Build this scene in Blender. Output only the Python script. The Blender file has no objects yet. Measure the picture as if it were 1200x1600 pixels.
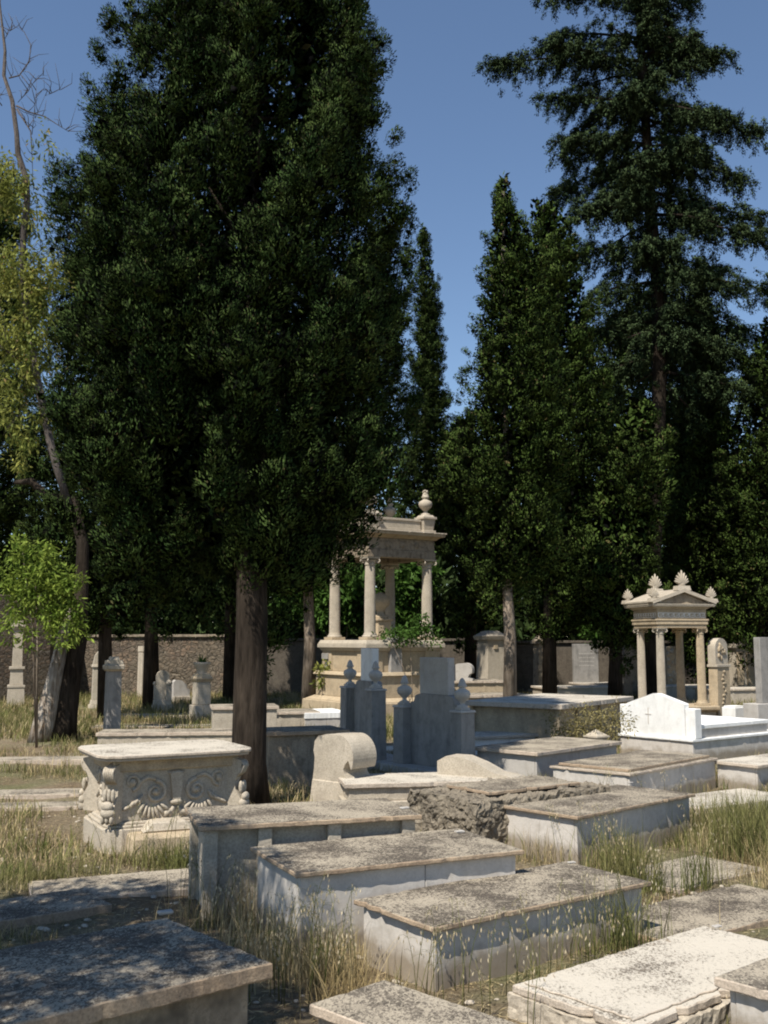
import bpy, bmesh, math, random
import numpy as np
from mathutils import Vector, Matrix
sc = bpy.context.scene
COL = sc.collection
R = math.radians
# ---------------------------------------------------------------- camera, sky, sun, exposure
CAMH = 1.9
PITCH = math.atan(200/1600)
cam = bpy.data.cameras.new('camera'); cam_o = bpy.data.objects.new('camera', cam); COL.objects.link(cam_o)
cam.sensor_fit = 'VERTICAL'; cam.sensor_height = 24; cam.lens = 24.0
cam.clip_start = .05; cam.clip_end = 4000
cam_o.location = (0, 0, CAMH); cam_o.rotation_euler = (R(90)+PITCH, 0, 0)
sc.camera = cam_o
SUN_EL = R(56); SAZ = (-.53, -.848)
w = bpy.data.worlds.new('World'); sc.world = w; w.use_nodes = True
nt = w.node_tree; bg = nt.nodes['Background']
sky = nt.nodes.new('ShaderNodeTexSky'); sky.sky_type = 'NISHITA'; sky.sun_disc = False
sky.sun_elevation = SUN_EL; sky.sun_rotation = math.atan2(SAZ[0], SAZ[1])
sky.air_density = 1.0; sky.dust_density = 0; sky.ozone_density = 2.6; sky.altitude = 200
nt.links.new(sky.outputs[0], bg.inputs[0]); bg.inputs[1].default_value = .096
sl = bpy.data.lights.new('sun', 'SUN'); sl.energy = 4.9; sl.angle = R(.5); sl.color = (1, .945, .85)
so = bpy.data.objects.new('sun', sl); COL.objects.link(so)
sd = Vector((-SAZ[0]*math.cos(SUN_EL), -SAZ[1]*math.cos(SUN_EL), -math.sin(SUN_EL)))
so.rotation_euler = sd.to_track_quat('-Z', 'Y').to_euler(); so.location = (-20, -30, 50)
sc.view_settings.view_transform = 'Standard'; sc.view_settings.look = 'None'
sc.view_settings.exposure = .5; sc.view_settings.gamma = 1
sc.cycles.filter_width = 2.0; sc.cycles.max_bounces = 5; sc.cycles.diffuse_bounces = 3; sc.cycles.transparent_max_bounces = 4

# ---------------------------------------------------------------- survey helpers (photo rows/columns to metres)
F = 1600.
def ray(px, py):
    u = (px-600)/F; v = (800-py)/F
    return (u, math.cos(PITCH)-math.sin(PITCH)*v, math.sin(PITCH)+math.cos(PITCH)*v)
def G(px, py, h=0.):
    d = ray(px, py); t = (h-CAMH)/d[2]
    return (d[0]*t, d[1]*t)
def X(px, dist, py=1050):
    d = ray(px, py); return d[0]*dist/d[1]
def Z(py, dist):
    d = ray(600, py); return CAMH+d[2]*dist/d[1]
def rect(a, b, c, h):
    A, B, C = (Vector(G(*p, h)) for p in (a, b, c))
    u = (C-B); L = u.length; u = u/L; n = Vector((-u.y, u.x)); W = (A-B).dot(n)
    cen = B+u*L/2+n*W/2
    return cen.x, cen.y, math.atan2(u.y, u.x), L, abs(W)

# ---------------------------------------------------------------- mesh helper
class MB:
    def __init__(s): s.v = []; s.f = []; s.sm = []; s.M = Matrix.Identity(4)
    def add(s, vs, fs, smooth=False):
        o = len(s.v); M = s.M
        s.v += [tuple(M @ Vector(p)) for p in vs]
        s.f += [tuple(i+o for i in f) for f in fs]; s.sm += [smooth]*len(fs)
    def frus(s, cx, cy, z0, z1, ax, ay, bx=None, by=None):
        bx = ax if bx is None else bx; by = ay if by is None else by
        vs = []
        for z, x, y in ((z0, ax/2, ay/2), (z1, bx/2, by/2)):
            vs += [(cx-x, cy-y, z), (cx+x, cy-y, z), (cx+x, cy+y, z), (cx-x, cy+y, z)]
        s.add(vs, [(3, 2, 1, 0), (4, 5, 6, 7), (0, 1, 5, 4), (1, 2, 6, 5), (2, 3, 7, 6), (3, 0, 4, 7)])
    def box(s, x0, x1, y0, y1, z0, z1): s.frus((x0+x1)/2, (y0+y1)/2, z0, z1, x1-x0, y1-y0)
    def prism(s, pts, z0, z1, k=1.):
        n = len(pts)
        vs = [(x, y, z0) for x, y in pts]+[(x*k, y*k, z1) for x, y in pts]
        s.add(vs, [tuple(range(n-1, -1, -1)), tuple(range(n, 2*n))]+[(i, (i+1) % n, n+(i+1) % n, n+i) for i in range(n)])
    def ext(s, pts, y0, y1, axis='y', smooth=False):          # outline in xz (axis y) or yz (axis x), extruded
        n = len(pts)
        if axis == 'y': vs = [(a, y0, b) for a, b in pts]+[(a, y1, b) for a, b in pts]
        else: vs = [(y0, a, b) for a, b in pts]+[(y1, a, b) for a, b in pts]
        s.add(vs, [tuple(range(n)), tuple(range(2*n-1, n-1, -1))])
        s.add(vs, [(i, n+i, n+(i+1) % n, (i+1) % n) for i in range(n)], smooth)
    def lathe(s, prof, cx=0, cy=0, n=20, flute=0.):
        vs = []; 
        for r, z in prof:
            for i in range(n):
                rr = r*(1-(flute if (flute and i % 2) else 0)); a = 2*math.pi*i/n
                vs.append((cx+rr*math.cos(a), cy+rr*math.sin(a), z))
        m = len(prof)
        fs = [(j*n+i, j*n+(i+1) % n, (j+1)*n+(i+1) % n, (j+1)*n+i) for j in range(m-1) for i in range(n)]
        s.add(vs, fs, not flute)
        s.add(vs, [tuple(range(n-1, -1, -1)), tuple(range((m-1)*n, m*n))])
    def tube(s, path, rad, n=8, jit=0, rng=random):
        path = [Vector(p) for p in path]; vs = []
        for k, p in enumerate(path):
            d = (path[min(k+1, len(path)-1)]-path[max(k-1, 0)]).normalized()
            a = d.cross(Vector((.13, 1, .07))).normalized() if abs(d.y) < .9 else d.cross(Vector((1, .1, 0))).normalized()
            b = d.cross(a)
            for i in range(n):
                t = 2*math.pi*i/n; r = rad[k]*(1+jit*rng.uniform(-1, 1))
                vs.append(tuple(p+a*math.cos(t)*r+b*math.sin(t)*r))
        m = len(path)
        s.add(vs, [(j*n+i, j*n+(i+1) % n, (j+1)*n+(i+1) % n, (j+1)*n+i) for j in range(m-1) for i in range(n)]+[tuple(range(n-1, -1, -1)), tuple(range((m-1)*n, m*n))], True)
    def ell(s, c, r, n=12, m=7):
        vs = [(c[0], c[1], c[2]-r[2])]
        for j in range(1, m):
            p = math.pi*j/m-math.pi/2
            for i in range(n):
                a = 2*math.pi*i/n; vs.append((c[0]+r[0]*math.cos(p)*math.cos(a), c[1]+r[1]*math.cos(p)*math.sin(a), c[2]+r[2]*math.sin(p)))
        vs.append((c[0], c[1], c[2]+r[2])); e = len(vs)-1
        fs = [(0, 1+(i+1) % n, 1+i) for i in range(n)]
        for j in range(m-2):
            for i in range(n): fs.append((1+j*n+i, 1+j*n+(i+1) % n, 1+(j+1)*n+(i+1) % n, 1+(j+1)*n+i))
        fs += [(1+(m-2)*n+i, 1+(m-2)*n+(i+1) % n, e) for i in range(n)]
        s.add(vs, fs, True)
    def slab(s, x0, x1, y0, y1, z0, z1, seed=0, chip=.006):     # worn stone slab with a chipped outline
        rg = random.Random(seed); pts = []
        for (ax, ay, bx, by) in ((x0, y0, x1, y0), (x1, y0, x1, y1), (x1, y1, x0, y1), (x0, y1, x0, y0)):
            L = math.hypot(bx-ax, by-ay); n = max(3, int(L/.045)); nx, ny = -(by-ay)/L, (bx-ax)/L
            for i in range(n):
                t = i/n; d = rg.random()*chip
                if rg.random() < .05: d += chip*rg.uniform(1.5, 3.5)
                if i == 0: d = chip*.7
                pts.append((ax+(bx-ax)*t+nx*d, ay+(by-ay)*t+ny*d))
        n = len(pts); cx, cy = (x0+x1)/2, (y0+y1)/2; c = min(.006, (z1-z0)*.3)
        def ring(z, k): return [(cx+(x-cx)*(1-k/abs(x1-x0)*2), cy+(y-cy)*(1-k/abs(y1-y0)*2), z+(rg.uniform(-1, 1)*c*.5 if k == 0 else 0)) for x, y in pts]
        vs = ring(z0, .004)+ring(z0+c, 0)+ring(z1-c, 0)+ring(z1, c)
        fs = [tuple(range(n-1, -1, -1)), tuple(range(3*n, 4*n))]
        for j in range(3): fs += [(j*n+i, j*n+(i+1) % n, (j+1)*n+(i+1) % n, (j+1)*n+i) for i in range(n)]
        s.add(vs, fs)
    def rough(s, x0, x1, y0, y1, z0, z1, step=.03, amp=.03, seed=0):   # rough lump of rubble concrete
        from mathutils import noise
        L, W, H = x1-x0, y1-y0, z1-z0
        def face(o, u, v, nn):
            o, u, v, nn = map(Vector, (o, u, v, nn)); a = max(2, int(u.length/step)); b = max(2, int(v.length/step))
            vs = []
            for j in range(b+1):
                for i in range(a+1):
                    p = o+u*i/a+v*j/b
                    q = Vector((noise.noise(p*17+Vector((seed, 0, 0))), noise.noise(p*17+Vector((9, seed, 0))), noise.noise(p*17+Vector((0, 5, seed)))))
                    q2 = Vector((noise.noise(p*5+Vector((3, 0, 0))), noise.noise(p*5), noise.noise(p*5+Vector((0, 0, 7)))))
                    vs.append(tuple(p+q*amp*.9+q2*amp*.8+Vector((noise.noise(p*42), noise.noise(p*42+Vector((4, 0, 0))), noise.noise(p*42+Vector((0, 4, 0)))))*amp*.55))
            s.add(vs, [(j*(a+1)+i, j*(a+1)+i+1, (j+1)*(a+1)+i+1, (j+1)*(a+1)+i) for j in range(b) for i in range(a)])
        face((x0, y0, z0), (L, 0, 0), (0, 0, H), (0, -1, 0)); face((x1, y0, z0), (0, W, 0), (0, 0, H), (1, 0, 0))
        face((x1, y1, z0), (-L, 0, 0), (0, 0, H), (0, 1, 0)); face((x0, y1, z0), (0, -W, 0), (0, 0, H), (-1, 0, 0))
        face((x0, y0, z1), (L, 0, 0), (0, W, 0), (0, 0, 1))
    def build(s, name, mat, parent=None, bevel=0., label=None, seg=1):
        me = bpy.data.meshes.new(name); me.from_pydata(s.v, [], s.f)
        me.polygons.foreach_set('use_smooth', s.sm); me.materials.append(mat)
        bm = bmesh.new(); bm.from_mesh(me)
        if bevel:
            es = [e for e in bm.edges if len(e.link_faces) == 2 and not (e.link_faces[0].smooth and e.link_faces[1].smooth) and e.calc_face_angle(0) > .5 and e.calc_length() > bevel*2.5]
            bmesh.ops.bevel(bm, geom=es, offset=bevel, segments=seg, affect='EDGES', profile=.6)
        bmesh.ops.recalc_face_normals(bm, faces=bm.faces[:])
        bm.to_mesh(me); bm.free()
        o = bpy.data.objects.new(name, me); COL.objects.link(o)
        if parent is not None: o.parent = parent
        if label: o['label'] = label
        return o
def thing(name, label, cat, x, y, rz=0, z=0., group=None):
    o = bpy.data.objects.new(name, None); COL.objects.link(o); o.empty_display_size = .2
    o.location = (x, y, z); o.rotation_euler = (0, 0, rz); o['label'] = label; o['category'] = cat
    if group: o['group'] = group
    return o
def tag(o, label, cat, group=None, kind=None):
    o['label'] = label; o['category'] = cat
    if group: o['group'] = group
    if kind: o['kind'] = kind
    return o
FOOT = []           # footprints kept free of grass
def foot(x, y, rz, L, W, h=0.): FOOT.append((x, y, math.cos(rz), math.sin(rz), L/2, W/2, h))

# ---------------------------------------------------------------- materials
def newmat(name):
    m = bpy.data.materials.new(name); m.use_nodes = True; return m, m.node_tree, m.node_tree.nodes['Principled BSDF']
def N(t, typ, **k):
    n = t.nodes.new(typ)
    for a, b in k.items(): setattr(n, a, b)
    return n
def noise_n(t, vec, scale, detail=4, rough=.55, dist=0.):
    n = N(t, 'ShaderNodeTexNoise'); n.inputs['Scale'].default_value = scale; n.inputs['Detail'].default_value = detail
    n.inputs['Roughness'].default_value = rough; n.inputs['Distortion'].default_value = dist
    t.links.new(vec, n.inputs['Vector']); return n.outputs['Fac']
def ramp(t, fac, stops):
    r = N(t, 'ShaderNodeValToRGB'); e = r.color_ramp.elements
    while len(e) < len(stops): e.new(.5)
    for i, (p, c) in enumerate(stops):
        e[i].position = p; e[i].color = (*(c if hasattr(c, '__len__') else (c, c, c)), 1)
    t.links.new(fac, r.inputs[0]); return r.outputs[0]
def mix(t, fac, a, b, mode='MIX'):
    m = N(t, 'ShaderNodeMix', data_type='RGBA', blend_type=mode)
    for i, v in ((0, fac), (6, a), (7, b)):
        if isinstance(v, bpy.types.NodeSocket): t.links.new(v, m.inputs[i])
        elif i: m.inputs[i].default_value = (*v, 1)
        else: m.inputs[0].default_value = v
    return m.outputs[2]
def mul(t, a, b, op='MULTIPLY'):
    m = N(t, 'ShaderNodeMath', operation=op)
    for i, v in ((0, a), (1, b)):
        if isinstance(v, bpy.types.NodeSocket): t.links.new(v, m.inputs[i])
        else: m.inputs[i].default_value = v
    return m.outputs[0]
def stone(name, base, var, stain, amt=.5, streak=.4, bump=.3, fine=60, lichen=None, lfleck=None, lth=.5, rough=.85, grain=.72, splash=0):
    m, t, b = newmat(name)
    pos = N(t, 'ShaderNodeNewGeometry').outputs['Position']
    c = mix(t, ramp(t, noise_n(t, pos, 3.1, 6), [(.3, 0), (.7, 1)]), base, var)
    mp = N(t, 'ShaderNodeMapping'); mp.inputs['Scale'].default_value = (5, 5, .8); t.links.new(pos, mp.inputs[0])
    st = ramp(t, noise_n(t, mp.outputs[0], 1.6, 7, .68, .6), [(.50, 0), (.8, 1)])
    c = mix(t, mul(t, st, streak), c, stain)
    bl = ramp(t, noise_n(t, pos, 7.5, 8, .68), [(.5, 0), (.68, 1)])
    c = mix(t, mul(t, bl, amt), c, stain)
    sp = ramp(t, noise_n(t, pos, fine, 3, .7), [(.36, grain), (.6, 1.04)])
    c = mix(t, 1., c, sp, 'MULTIPLY')
    if splash:
        sz = N(t, 'ShaderNodeSeparateXYZ'); t.links.new(pos, sz.inputs[0])
        dz = mul(t, sz.outputs[2], mul(t, noise_n(t, pos, 6, 5, .7), .22), 'SUBTRACT')
        c = mix(t, mul(t, ramp(t, dz, [(0, 1), (.09, 0)]), splash), c, (.20, .155, .10))
    if lichen:
        nz = N(t, 'ShaderNodeSeparateXYZ'); t.links.new(N(t, 'ShaderNodeNewGeometry').outputs['Normal'], nz.inputs[0])
        up = ramp(t, nz.outputs[2], [(.7, 0), (.93, 1)])
        warp = N(t, 'ShaderNodeMapping'); warp.inputs['Scale'].default_value = (1.0, .62, 1); warp.inputs['Rotation'].default_value = (0, 0, R(-36)); t.links.new(pos, warp.inputs[0])
        a = noise_n(t, warp.outputs[0], 62, 7, .78, .8); bb = noise_n(t, pos, 2.6, 5, .62)
        s2 = mul(t, a, mul(t, mul(t, bb, .5, 'SUBTRACT'), .5), 'ADD')
        k = ramp(t, s2, [(lth-.05, 0), (lth+.05, 1)])
        lc = mix(t, ramp(t, noise_n(t, pos, 23, 4), [(.35, 0), (.65, 1)]), lichen, tuple(x*.5 for x in lichen))
        lc = mix(t, k, lc, lfleck)
        vz = N(t, 'ShaderNodeTexVoronoi'); vz.inputs['Scale'].default_value = 12; vz.inputs['Randomness'].default_value = 1
        wv = N(t, 'ShaderNodeVectorMath', operation='ADD'); nv = N(t, 'ShaderNodeTexNoise'); nv.inputs['Scale'].default_value = 14; t.links.new(pos, nv.inputs['Vector'])
        sv = N(t, 'ShaderNodeVectorMath', operation='SCALE'); sv.inputs['Scale'].default_value = .07; t.links.new(nv.outputs['Color'], sv.inputs[0]); t.links.new(pos, wv.inputs[0]); t.links.new(sv.outputs[0], wv.inputs[1]); t.links.new(wv.outputs[0], vz.inputs['Vector'])
        sc2 = N(t, 'ShaderNodeSeparateColor'); t.links.new(vz.outputs['Color'], sc2.inputs[0])
        rad_ = mul(t, sc2.outputs[0], .52); dd_ = mul(t, rad_, vz.outputs['Distance'], 'SUBTRACT')
        spot = mul(t, ramp(t, dd_, [(0, 0), (.03, 1)]), ramp(t, sc2.outputs[1], [(.6, 0), (.62, .6 if lfleck[0] < .45 else 0)]))
        lc = mix(t, spot, lc, mix(t, sc2.outputs[2], tuple(x*.75 for x in lichen), tuple(x*1.05 for x in lfleck)))
        c = mix(t, up, c, lc)
    t.links.new(c, b.inputs['Base Color']); b.inputs['Roughness'].default_value = rough
    b.inputs['Specular IOR Level'].default_value = .25
    h = mul(t, noise_n(t, pos, fine*.8, 6, .7), noise_n(t, pos, 12, 5), 'ADD')
    bp = N(t, 'ShaderNodeBump'); bp.inputs['Strength'].default_value = bump; bp.inputs['Distance'].default_value = .012
    t.links.new(h, bp.inputs['Height']); t.links.new(bp.outputs[0], b.inputs['Normal'])
    return m
WHITE = stone('white_marble', (.80, .79, .76), (.70, .69, .66), (.42, .40, .36), .3, .3, .08, grain=.93)
MARBLE = stone('weathered_marble', (.46, .43, .39), (.38, .355, .325), (.28, .25, .21), .4, .5, .14, grain=.9)
PANEL = stone('tomb_panel_marble', (.56, .515, .46), (.48, .445, .40), (.27, .23, .18), .45, .4, .12, grain=.9, splash=.75)
GREY = stone('grey_marble', (.32, .30, .275), (.25, .235, .215), (.07, .068, .065), .35, .6, .12, grain=.88)
WARM = stone('warm_limestone', (.50, .40, .27), (.42, .33, .22), (.20, .165, .12), .5, .45, .35)
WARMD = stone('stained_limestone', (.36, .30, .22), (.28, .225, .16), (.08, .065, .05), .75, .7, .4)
PALE = stone('pale_limestone', (.50, .435, .345), (.42, .365, .285), (.26, .22, .17), .4, .4, .3)
LID = stone('lichened_marble_slab', (.42, .32, .22), (.34, .25, .17), (.15, .11, .08), .5, .3, .5, 80, (.115, .095, .074), (.36, .31, .235), .51)
LIDP = stone('pale_lichened_slab', (.55, .45, .35), (.48, .40, .32), (.25, .2, .15), .4, .3, .4, 80, (.14, .118, .093), (.37, .32, .245), .49)
LIDW = stone('bleached_slab', (.55, .47, .38), (.5, .42, .33), (.25, .2, .15), .4, .3, .5, 80, (.19, .16, .125), (.52, .47, .39), .44)
RUBC = stone('rubble_concrete', (.26, .22, .165), (.19, .16, .12), (.045, .038, .03), .9, .2, 1., 34)
def rubble_mat(name, mortar, s1, s2, scale):
    m, t, b = newmat(name); pos = N(t, 'ShaderNodeNewGeometry').outputs['Position']
    mp = N(t, 'ShaderNodeMapping'); mp.inputs['Scale'].default_value = (1, 1, 1.5); t.links.new(pos, mp.inputs[0])
    v = N(t, 'ShaderNodeTexVoronoi'); v.inputs['Scale'].default_value = scale; t.links.new(mp.outputs[0], v.inputs['Vector'])
    d = N(t, 'ShaderNodeTexVoronoi', feature='DISTANCE_TO_EDGE'); d.inputs['Scale'].default_value = scale; t.links.new(mp.outputs[0], d.inputs['Vector'])
    sep = N(t, 'ShaderNodeSeparateColor'); t.links.new(v.outputs['Color'], sep.inputs[0])
    c = mix(t, sep.outputs[0], s1, s2)
    big = ramp(t, noise_n(t, pos, .9, 3), [(.42, 0), (.56, 1)])
    e = ramp(t, d.outputs['Distance'], [(.02, 0), (.09, 1)])
    c = mix(t, e, mortar, c)
    c = mix(t, mul(t, big, .75), c, mortar)
    c = mix(t, 1., c, ramp(t, noise_n(t, pos, 14, 6), [(.3, .5), (.65, 1.1)]), 'MULTIPLY')
    t.links.new(c, b.inputs['Base Color']); b.inputs['Roughness'].default_value = .95
    bp = N(t, 'ShaderNodeBump'); bp.inputs['Strength'].default_value = .9; bp.inputs['Distance'].default_value = .06
    t.links.new(mul(t, e, noise_n(t, pos, 14, 5), 'ADD'), bp.inputs['Height']); t.links.new(bp.outputs[0], b.inputs['Normal'])
    return m
RUB = rubble_mat('rubble_masonry', (.17, .14, .10), (.24, .17, .115), (.11, .085, .065), 5.)
PLAST = stone('old_plaster_shaded', (.13, .11, .085), (.10, .082, .064), (.045, .038, .03), .6, .6, .5, 25)  # plaster colour darkened to stand in for deep shade on the right back wall
def leafmat(name, c1, c2, sc_=2.2, trans=0., rough=.55, c3=None, soft=False):
    m, t, b = newmat(name); g = N(t, 'ShaderNodeNewGeometry')
    f = ramp(t, noise_n(t, g.outputs['Position'], sc_, 3), [(.35, 0), (.65, 1)])
    c = mix(t, f, c1, c2)
    c = mix(t, 1., c, ramp(t, g.outputs['Random Per Island'], [(0, .8), (1, 1.15)] if soft else [(0, .6), (1, 1.35)]), 'MULTIPLY')
    if soft: an = N(t, 'ShaderNodeAttribute', attribute_name='clump_normal'); t.links.new(an.outputs['Vector'], b.inputs['Normal'])
    if c3: c = mix(t, ramp(t, g.outputs['Random Per Island'], [(.965, 0), (.98, 1)]), c, c3)
    t.links.new(c, b.inputs['Base Color']); b.inputs['Roughness'].default_value = rough
    b.inputs['Specular IOR Level'].default_value = .06
    if trans:
        tr = N(t, 'ShaderNodeBsdfTranslucent'); t.links.new(c, tr.inputs[0]); ms = N(t, 'ShaderNodeMixShader'); ms.inputs[0].default_value = trans
        t.links.new(b.outputs[0], ms.inputs[1]); t.links.new(tr.outputs[0], ms.inputs[2])
        t.links.new(ms.outputs[0], t.nodes['Material Output'].inputs[0])
    return m
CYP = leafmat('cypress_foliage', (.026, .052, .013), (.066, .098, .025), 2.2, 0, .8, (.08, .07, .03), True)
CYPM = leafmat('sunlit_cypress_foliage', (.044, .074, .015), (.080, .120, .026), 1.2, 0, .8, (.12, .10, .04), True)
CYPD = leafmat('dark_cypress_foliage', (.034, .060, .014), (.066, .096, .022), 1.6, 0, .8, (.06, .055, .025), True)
FIR = leafmat('fir_foliage', (.044, .070, .030), (.070, .100, .040), 2.0, 0, .8, None, True)
BROAD = leafmat('fresh_green_leaves', (.12, .19, .03), (.25, .31, .06), 5, .35, .5)
YELL = leafmat('yellow_green_leaves', (.12, .155, .035), (.30, .30, .075), 2, .35, .5, (.35, .25, .10))
VINE = leafmat('dry_vine_leaves', (.16, .14, .05), (.32, .27, .13), 5, .3, .6)
BUSH = leafmat('bush_leaves', (.04, .085, .016), (.08, .15, .03), 2, .25, .5)
WOODL = leafmat('dark_wood_leaves', (.022, .040, .014), (.05, .075, .024), .8, .1, .6)
GRASSM = leafmat('green_grass_blades', (.10, .12, .035), (.24, .22, .09), 1.5, .3, .6)
STRAW = leafmat('dry_straw_blades', (.34, .26, .13), (.50, .41, .24), 1.5, .3, .6)
OAT = leafmat('oat_husks', (.52, .42, .26), (.62, .54, .38), 2, .35, .6)
def barkmat(name, a, bcol, sc_=1.):
    m, t, b = newmat(name); pos = N(t, 'ShaderNodeNewGeometry').outputs['Position']
    mp = N(t, 'ShaderNodeMapping'); mp.inputs['Scale'].default_value = (14*sc_, 14*sc_, 1.8*sc_); t.links.new(pos, mp.inputs[0])
    n1 = noise_n(t, mp.outputs[0], 1.5, 6, .65, .4)
    c = mix(t, ramp(t, n1, [(.35, 0), (.62, 1)]), a, bcol)
    c = mix(t, 1., c, ramp(t, noise_n(t, pos, 1.4, 3), [(.35, .6), (.65, 1.15)]), 'MULTIPLY')
    t.links.new(c, b.inputs['Base Color']); b.inputs['Roughness'].default_value = .95; b.inputs['Specular IOR Level'].default_value = .1
    bp = N(t, 'ShaderNodeBump'); bp.inputs['Strength'].default_value = .9; bp.inputs['Distance'].default_value = .03
    t.links.new(n1, bp.inputs['Height']); t.links.new(bp.outputs[0], b.inputs['Normal']); return m
BARK = barkmat('cypress_bark', (.020, .015, .011), (.052, .040, .030))
BARKL = barkmat('pale_cypress_bark', (.14, .105, .075), (.32, .26, .20))
BARKO = barkmat('old_split_bark', (.13, .085, .05), (.42, .37, .31), .8)
TWIG = barkmat('dead_twig_bark', (.075, .062, .055), (.17, .145, .13), 2)
def soil():
    m, t, b = newmat('dry_soil_with_litter'); pos = N(t, 'ShaderNodeNewGeometry').outputs['Position']
    f = ramp(t, noise_n(t, pos, .9, 6, .6), [(.38, 0), (.62, 1)])
    c = mix(t, f, (.20, .145, .09), (.27, .22, .145))
    c = mix(t, ramp(t, noise_n(t, pos, .45, 4, .6), [(.48, 0), (.62, .8)]), c, (.13, .14, .055))
    c = mix(t, ramp(t, noise_n(t, pos, 45, 5, .8, 1.5), [(.52, 0), (.66, .8)]), c, (.42, .36, .25))
    c = mix(t, 1., c, ramp(t, noise_n(t, pos, 22, 6, .7), [(.3, .45), (.65, 1.15)]), 'MULTIPLY')
    t.links.new(c, b.inputs['Base Color']); b.inputs['Roughness'].default_value = 1; b.inputs['Specular IOR Level'].default_value = .1
    bp = N(t, 'ShaderNodeBump'); bp.inputs['Strength'].default_value = 1; bp.inputs['Distance'].default_value = .04
    t.links.new(mul(t, noise_n(t, pos, 30, 6, .7), noise_n(t, pos, 6, 4), 'ADD'), bp.inputs['Height']); t.links.new(bp.outputs[0], b.inputs['Normal']); return m
SOIL = soil()

# ---------------------------------------------------------------- ground
def gz(x, y):
    return .018*math.sin(x*2.1+1.3)*math.sin(y*1.7)+.012*math.sin(x*5.3+y*3.1)
def ground():
    xs = sorted(set([-1500, -600, -200, -80, -40]+[round(-20+i*.2, 3) for i in range(201)]+[40, 80, 200, 600, 1500]))
    ys = sorted(set([-400, -100, -30, -8]+[round(-4+i*.2, 3) for i in range(226)]+[60, 90, 200, 600, 2500]))
    xs = np.array(xs, float); ys = np.array(ys, float)
    gx, gy = np.meshgrid(xs, ys); z = .018*np.sin(gx*2.1+1.3)*np.sin(gy*1.7)+.012*np.sin(gx*5.3+gy*3.1)
    v = np.stack([gx, gy, z], -1).reshape(-1, 3); a = len(xs)
    fs = [(j*a+i, j*a+i+1, (j+1)*a+i+1, (j+1)*a+i) for j in range(len(ys)-1) for i in range(a-1)]
    me = bpy.data.meshes.new('ground'); me.from_pydata(v.tolist(), [], fs); me.materials.append(SOIL)
    me.polygons.foreach_set('use_smooth', [True]*len(fs))
    o = bpy.data.objects.new('ground', me); COL.objects.link(o); o['kind'] = 'structure'; o['label'] = 'dry brown earth with litter and patches of grass'
ground()

# ---------------------------------------------------------------- tombs
def tomb(label, A, B, C, h, th=.035, over=.05, lid=None, base=None, seed=0, tier=False, rough=False, group='low marble ledger tombs', style=None, plinth=False):
    x, y, rz, L, W = rect(A, B, C, h)
    t = thing('ledger_tomb', label, 'tomb', x, y, rz, 0, group); foot(x, y, rz, L, W, h)
    l, q = L/2, W/2
    m = MB()
    if style == 'pilaster':
        m.box(-l+over+.05, l-over-.05, -q+over+.06, q-over-.06, -.05, h-th-.002)
        m.build('inner_wall', base, t, .004)
        for sx in (-l+over+.045, -l*.42, l*.2, l-over-.045):
            for sy in (-q+over+.03, q-over-.03):
                p = MB(); p.box(sx-.05, sx+.05, sy-.032, sy+.032, -.05, h-th-.001); p.build('pilaster', base, t, .006)
    elif style == 'panels':
        m.box(-l+over, l-over, -q+over, q-over, -.05, h-th-.002)
        m.build('base', base, t, .005)
        for sx in (-l*.62, 0, l*.62):
            p = MB(); p.box(sx-l*.2, sx+l*.2, -q+over-.012, -q+over+.01, h*.18, h*.78); p.build('side_panel', PALE, t, .004)
        for sx in (-l+over, -l*.31, l*.31, l-over):
            p = MB(); p.box(sx-.05, sx+.05, -q+over-.03, -q+over+.04, -.03, h-th-.001); p.build('pilaster', base, t, .005)
    else:
        # four upright marble slabs: ends butt between the sides
        w_ = .03
        jx = random.Random(seed+5).uniform(-.1, .35)*l
        for sy_, o_ in ((-q+over, 0), (q-over-w_, 0)):
            for xa, xb in ((-l+over, jx-.002), (jx+.002, l-over)):
                m = MB(); m.box(xa, xb, sy_, sy_+w_, -.06, h-th-.001); m.build('side_slab', base, t, .004)
        m = MB(); m.box(-l+over-.003, -l+over+w_, -q+over+w_+.001, q-over-w_-.001, -.06, h-th-.001); m.build('end_slab', base, t, .004)
        m = MB(); m.box(l-over-w_, l-over+.003, -q+over+w_+.001, q-over-w_-.001, -.06, h-th-.001); m.build('end_slab', base, t, .004)
    if plinth:
        p = MB(); p.slab(-l-.04, l+.04, -q-.04, q+.04, -.05, .07, seed+3); p.build('plinth', PALE, t)
    m = MB(); m.slab(-l, l, -q, q, h-th, h, seed)
    m.build('lid', lid, t)
    if tier:
        m = MB(); m.slab(-l+.09, l-.09, -q+.07, q-.07, h+.001, h+.035, seed+1); m.build('upper_lid', LID, t)
    return t, (x, y, rz, L, W)
tomb('shaded grey tomb slab dappled by tree shadow, nearest on the left', (270, 1436), (427, 1504), (900, 1392), .45, .07, .07, LIDP, GREY, 1) if False else None
def tomb_c(label, B, rzdeg, L, W, h, **k):       # near-right corner form: given corner, heading of long side
    u = Vector((math.cos(R(rzdeg)), math.sin(R(rzdeg)))); n = Vector((-u.y, u.x)); b = Vector(B)
    import types
    c = b+u*L+n*0
    global rect
    old = rect
    def fake(a_, b_, c_, h_):
        cen = b+u*L/2+n*W/2; return cen.x, cen.y, R(rzdeg), L, W
    rect = fake
    r = tomb(label, None, None, None, h, **k); rect = old; return r
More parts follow.
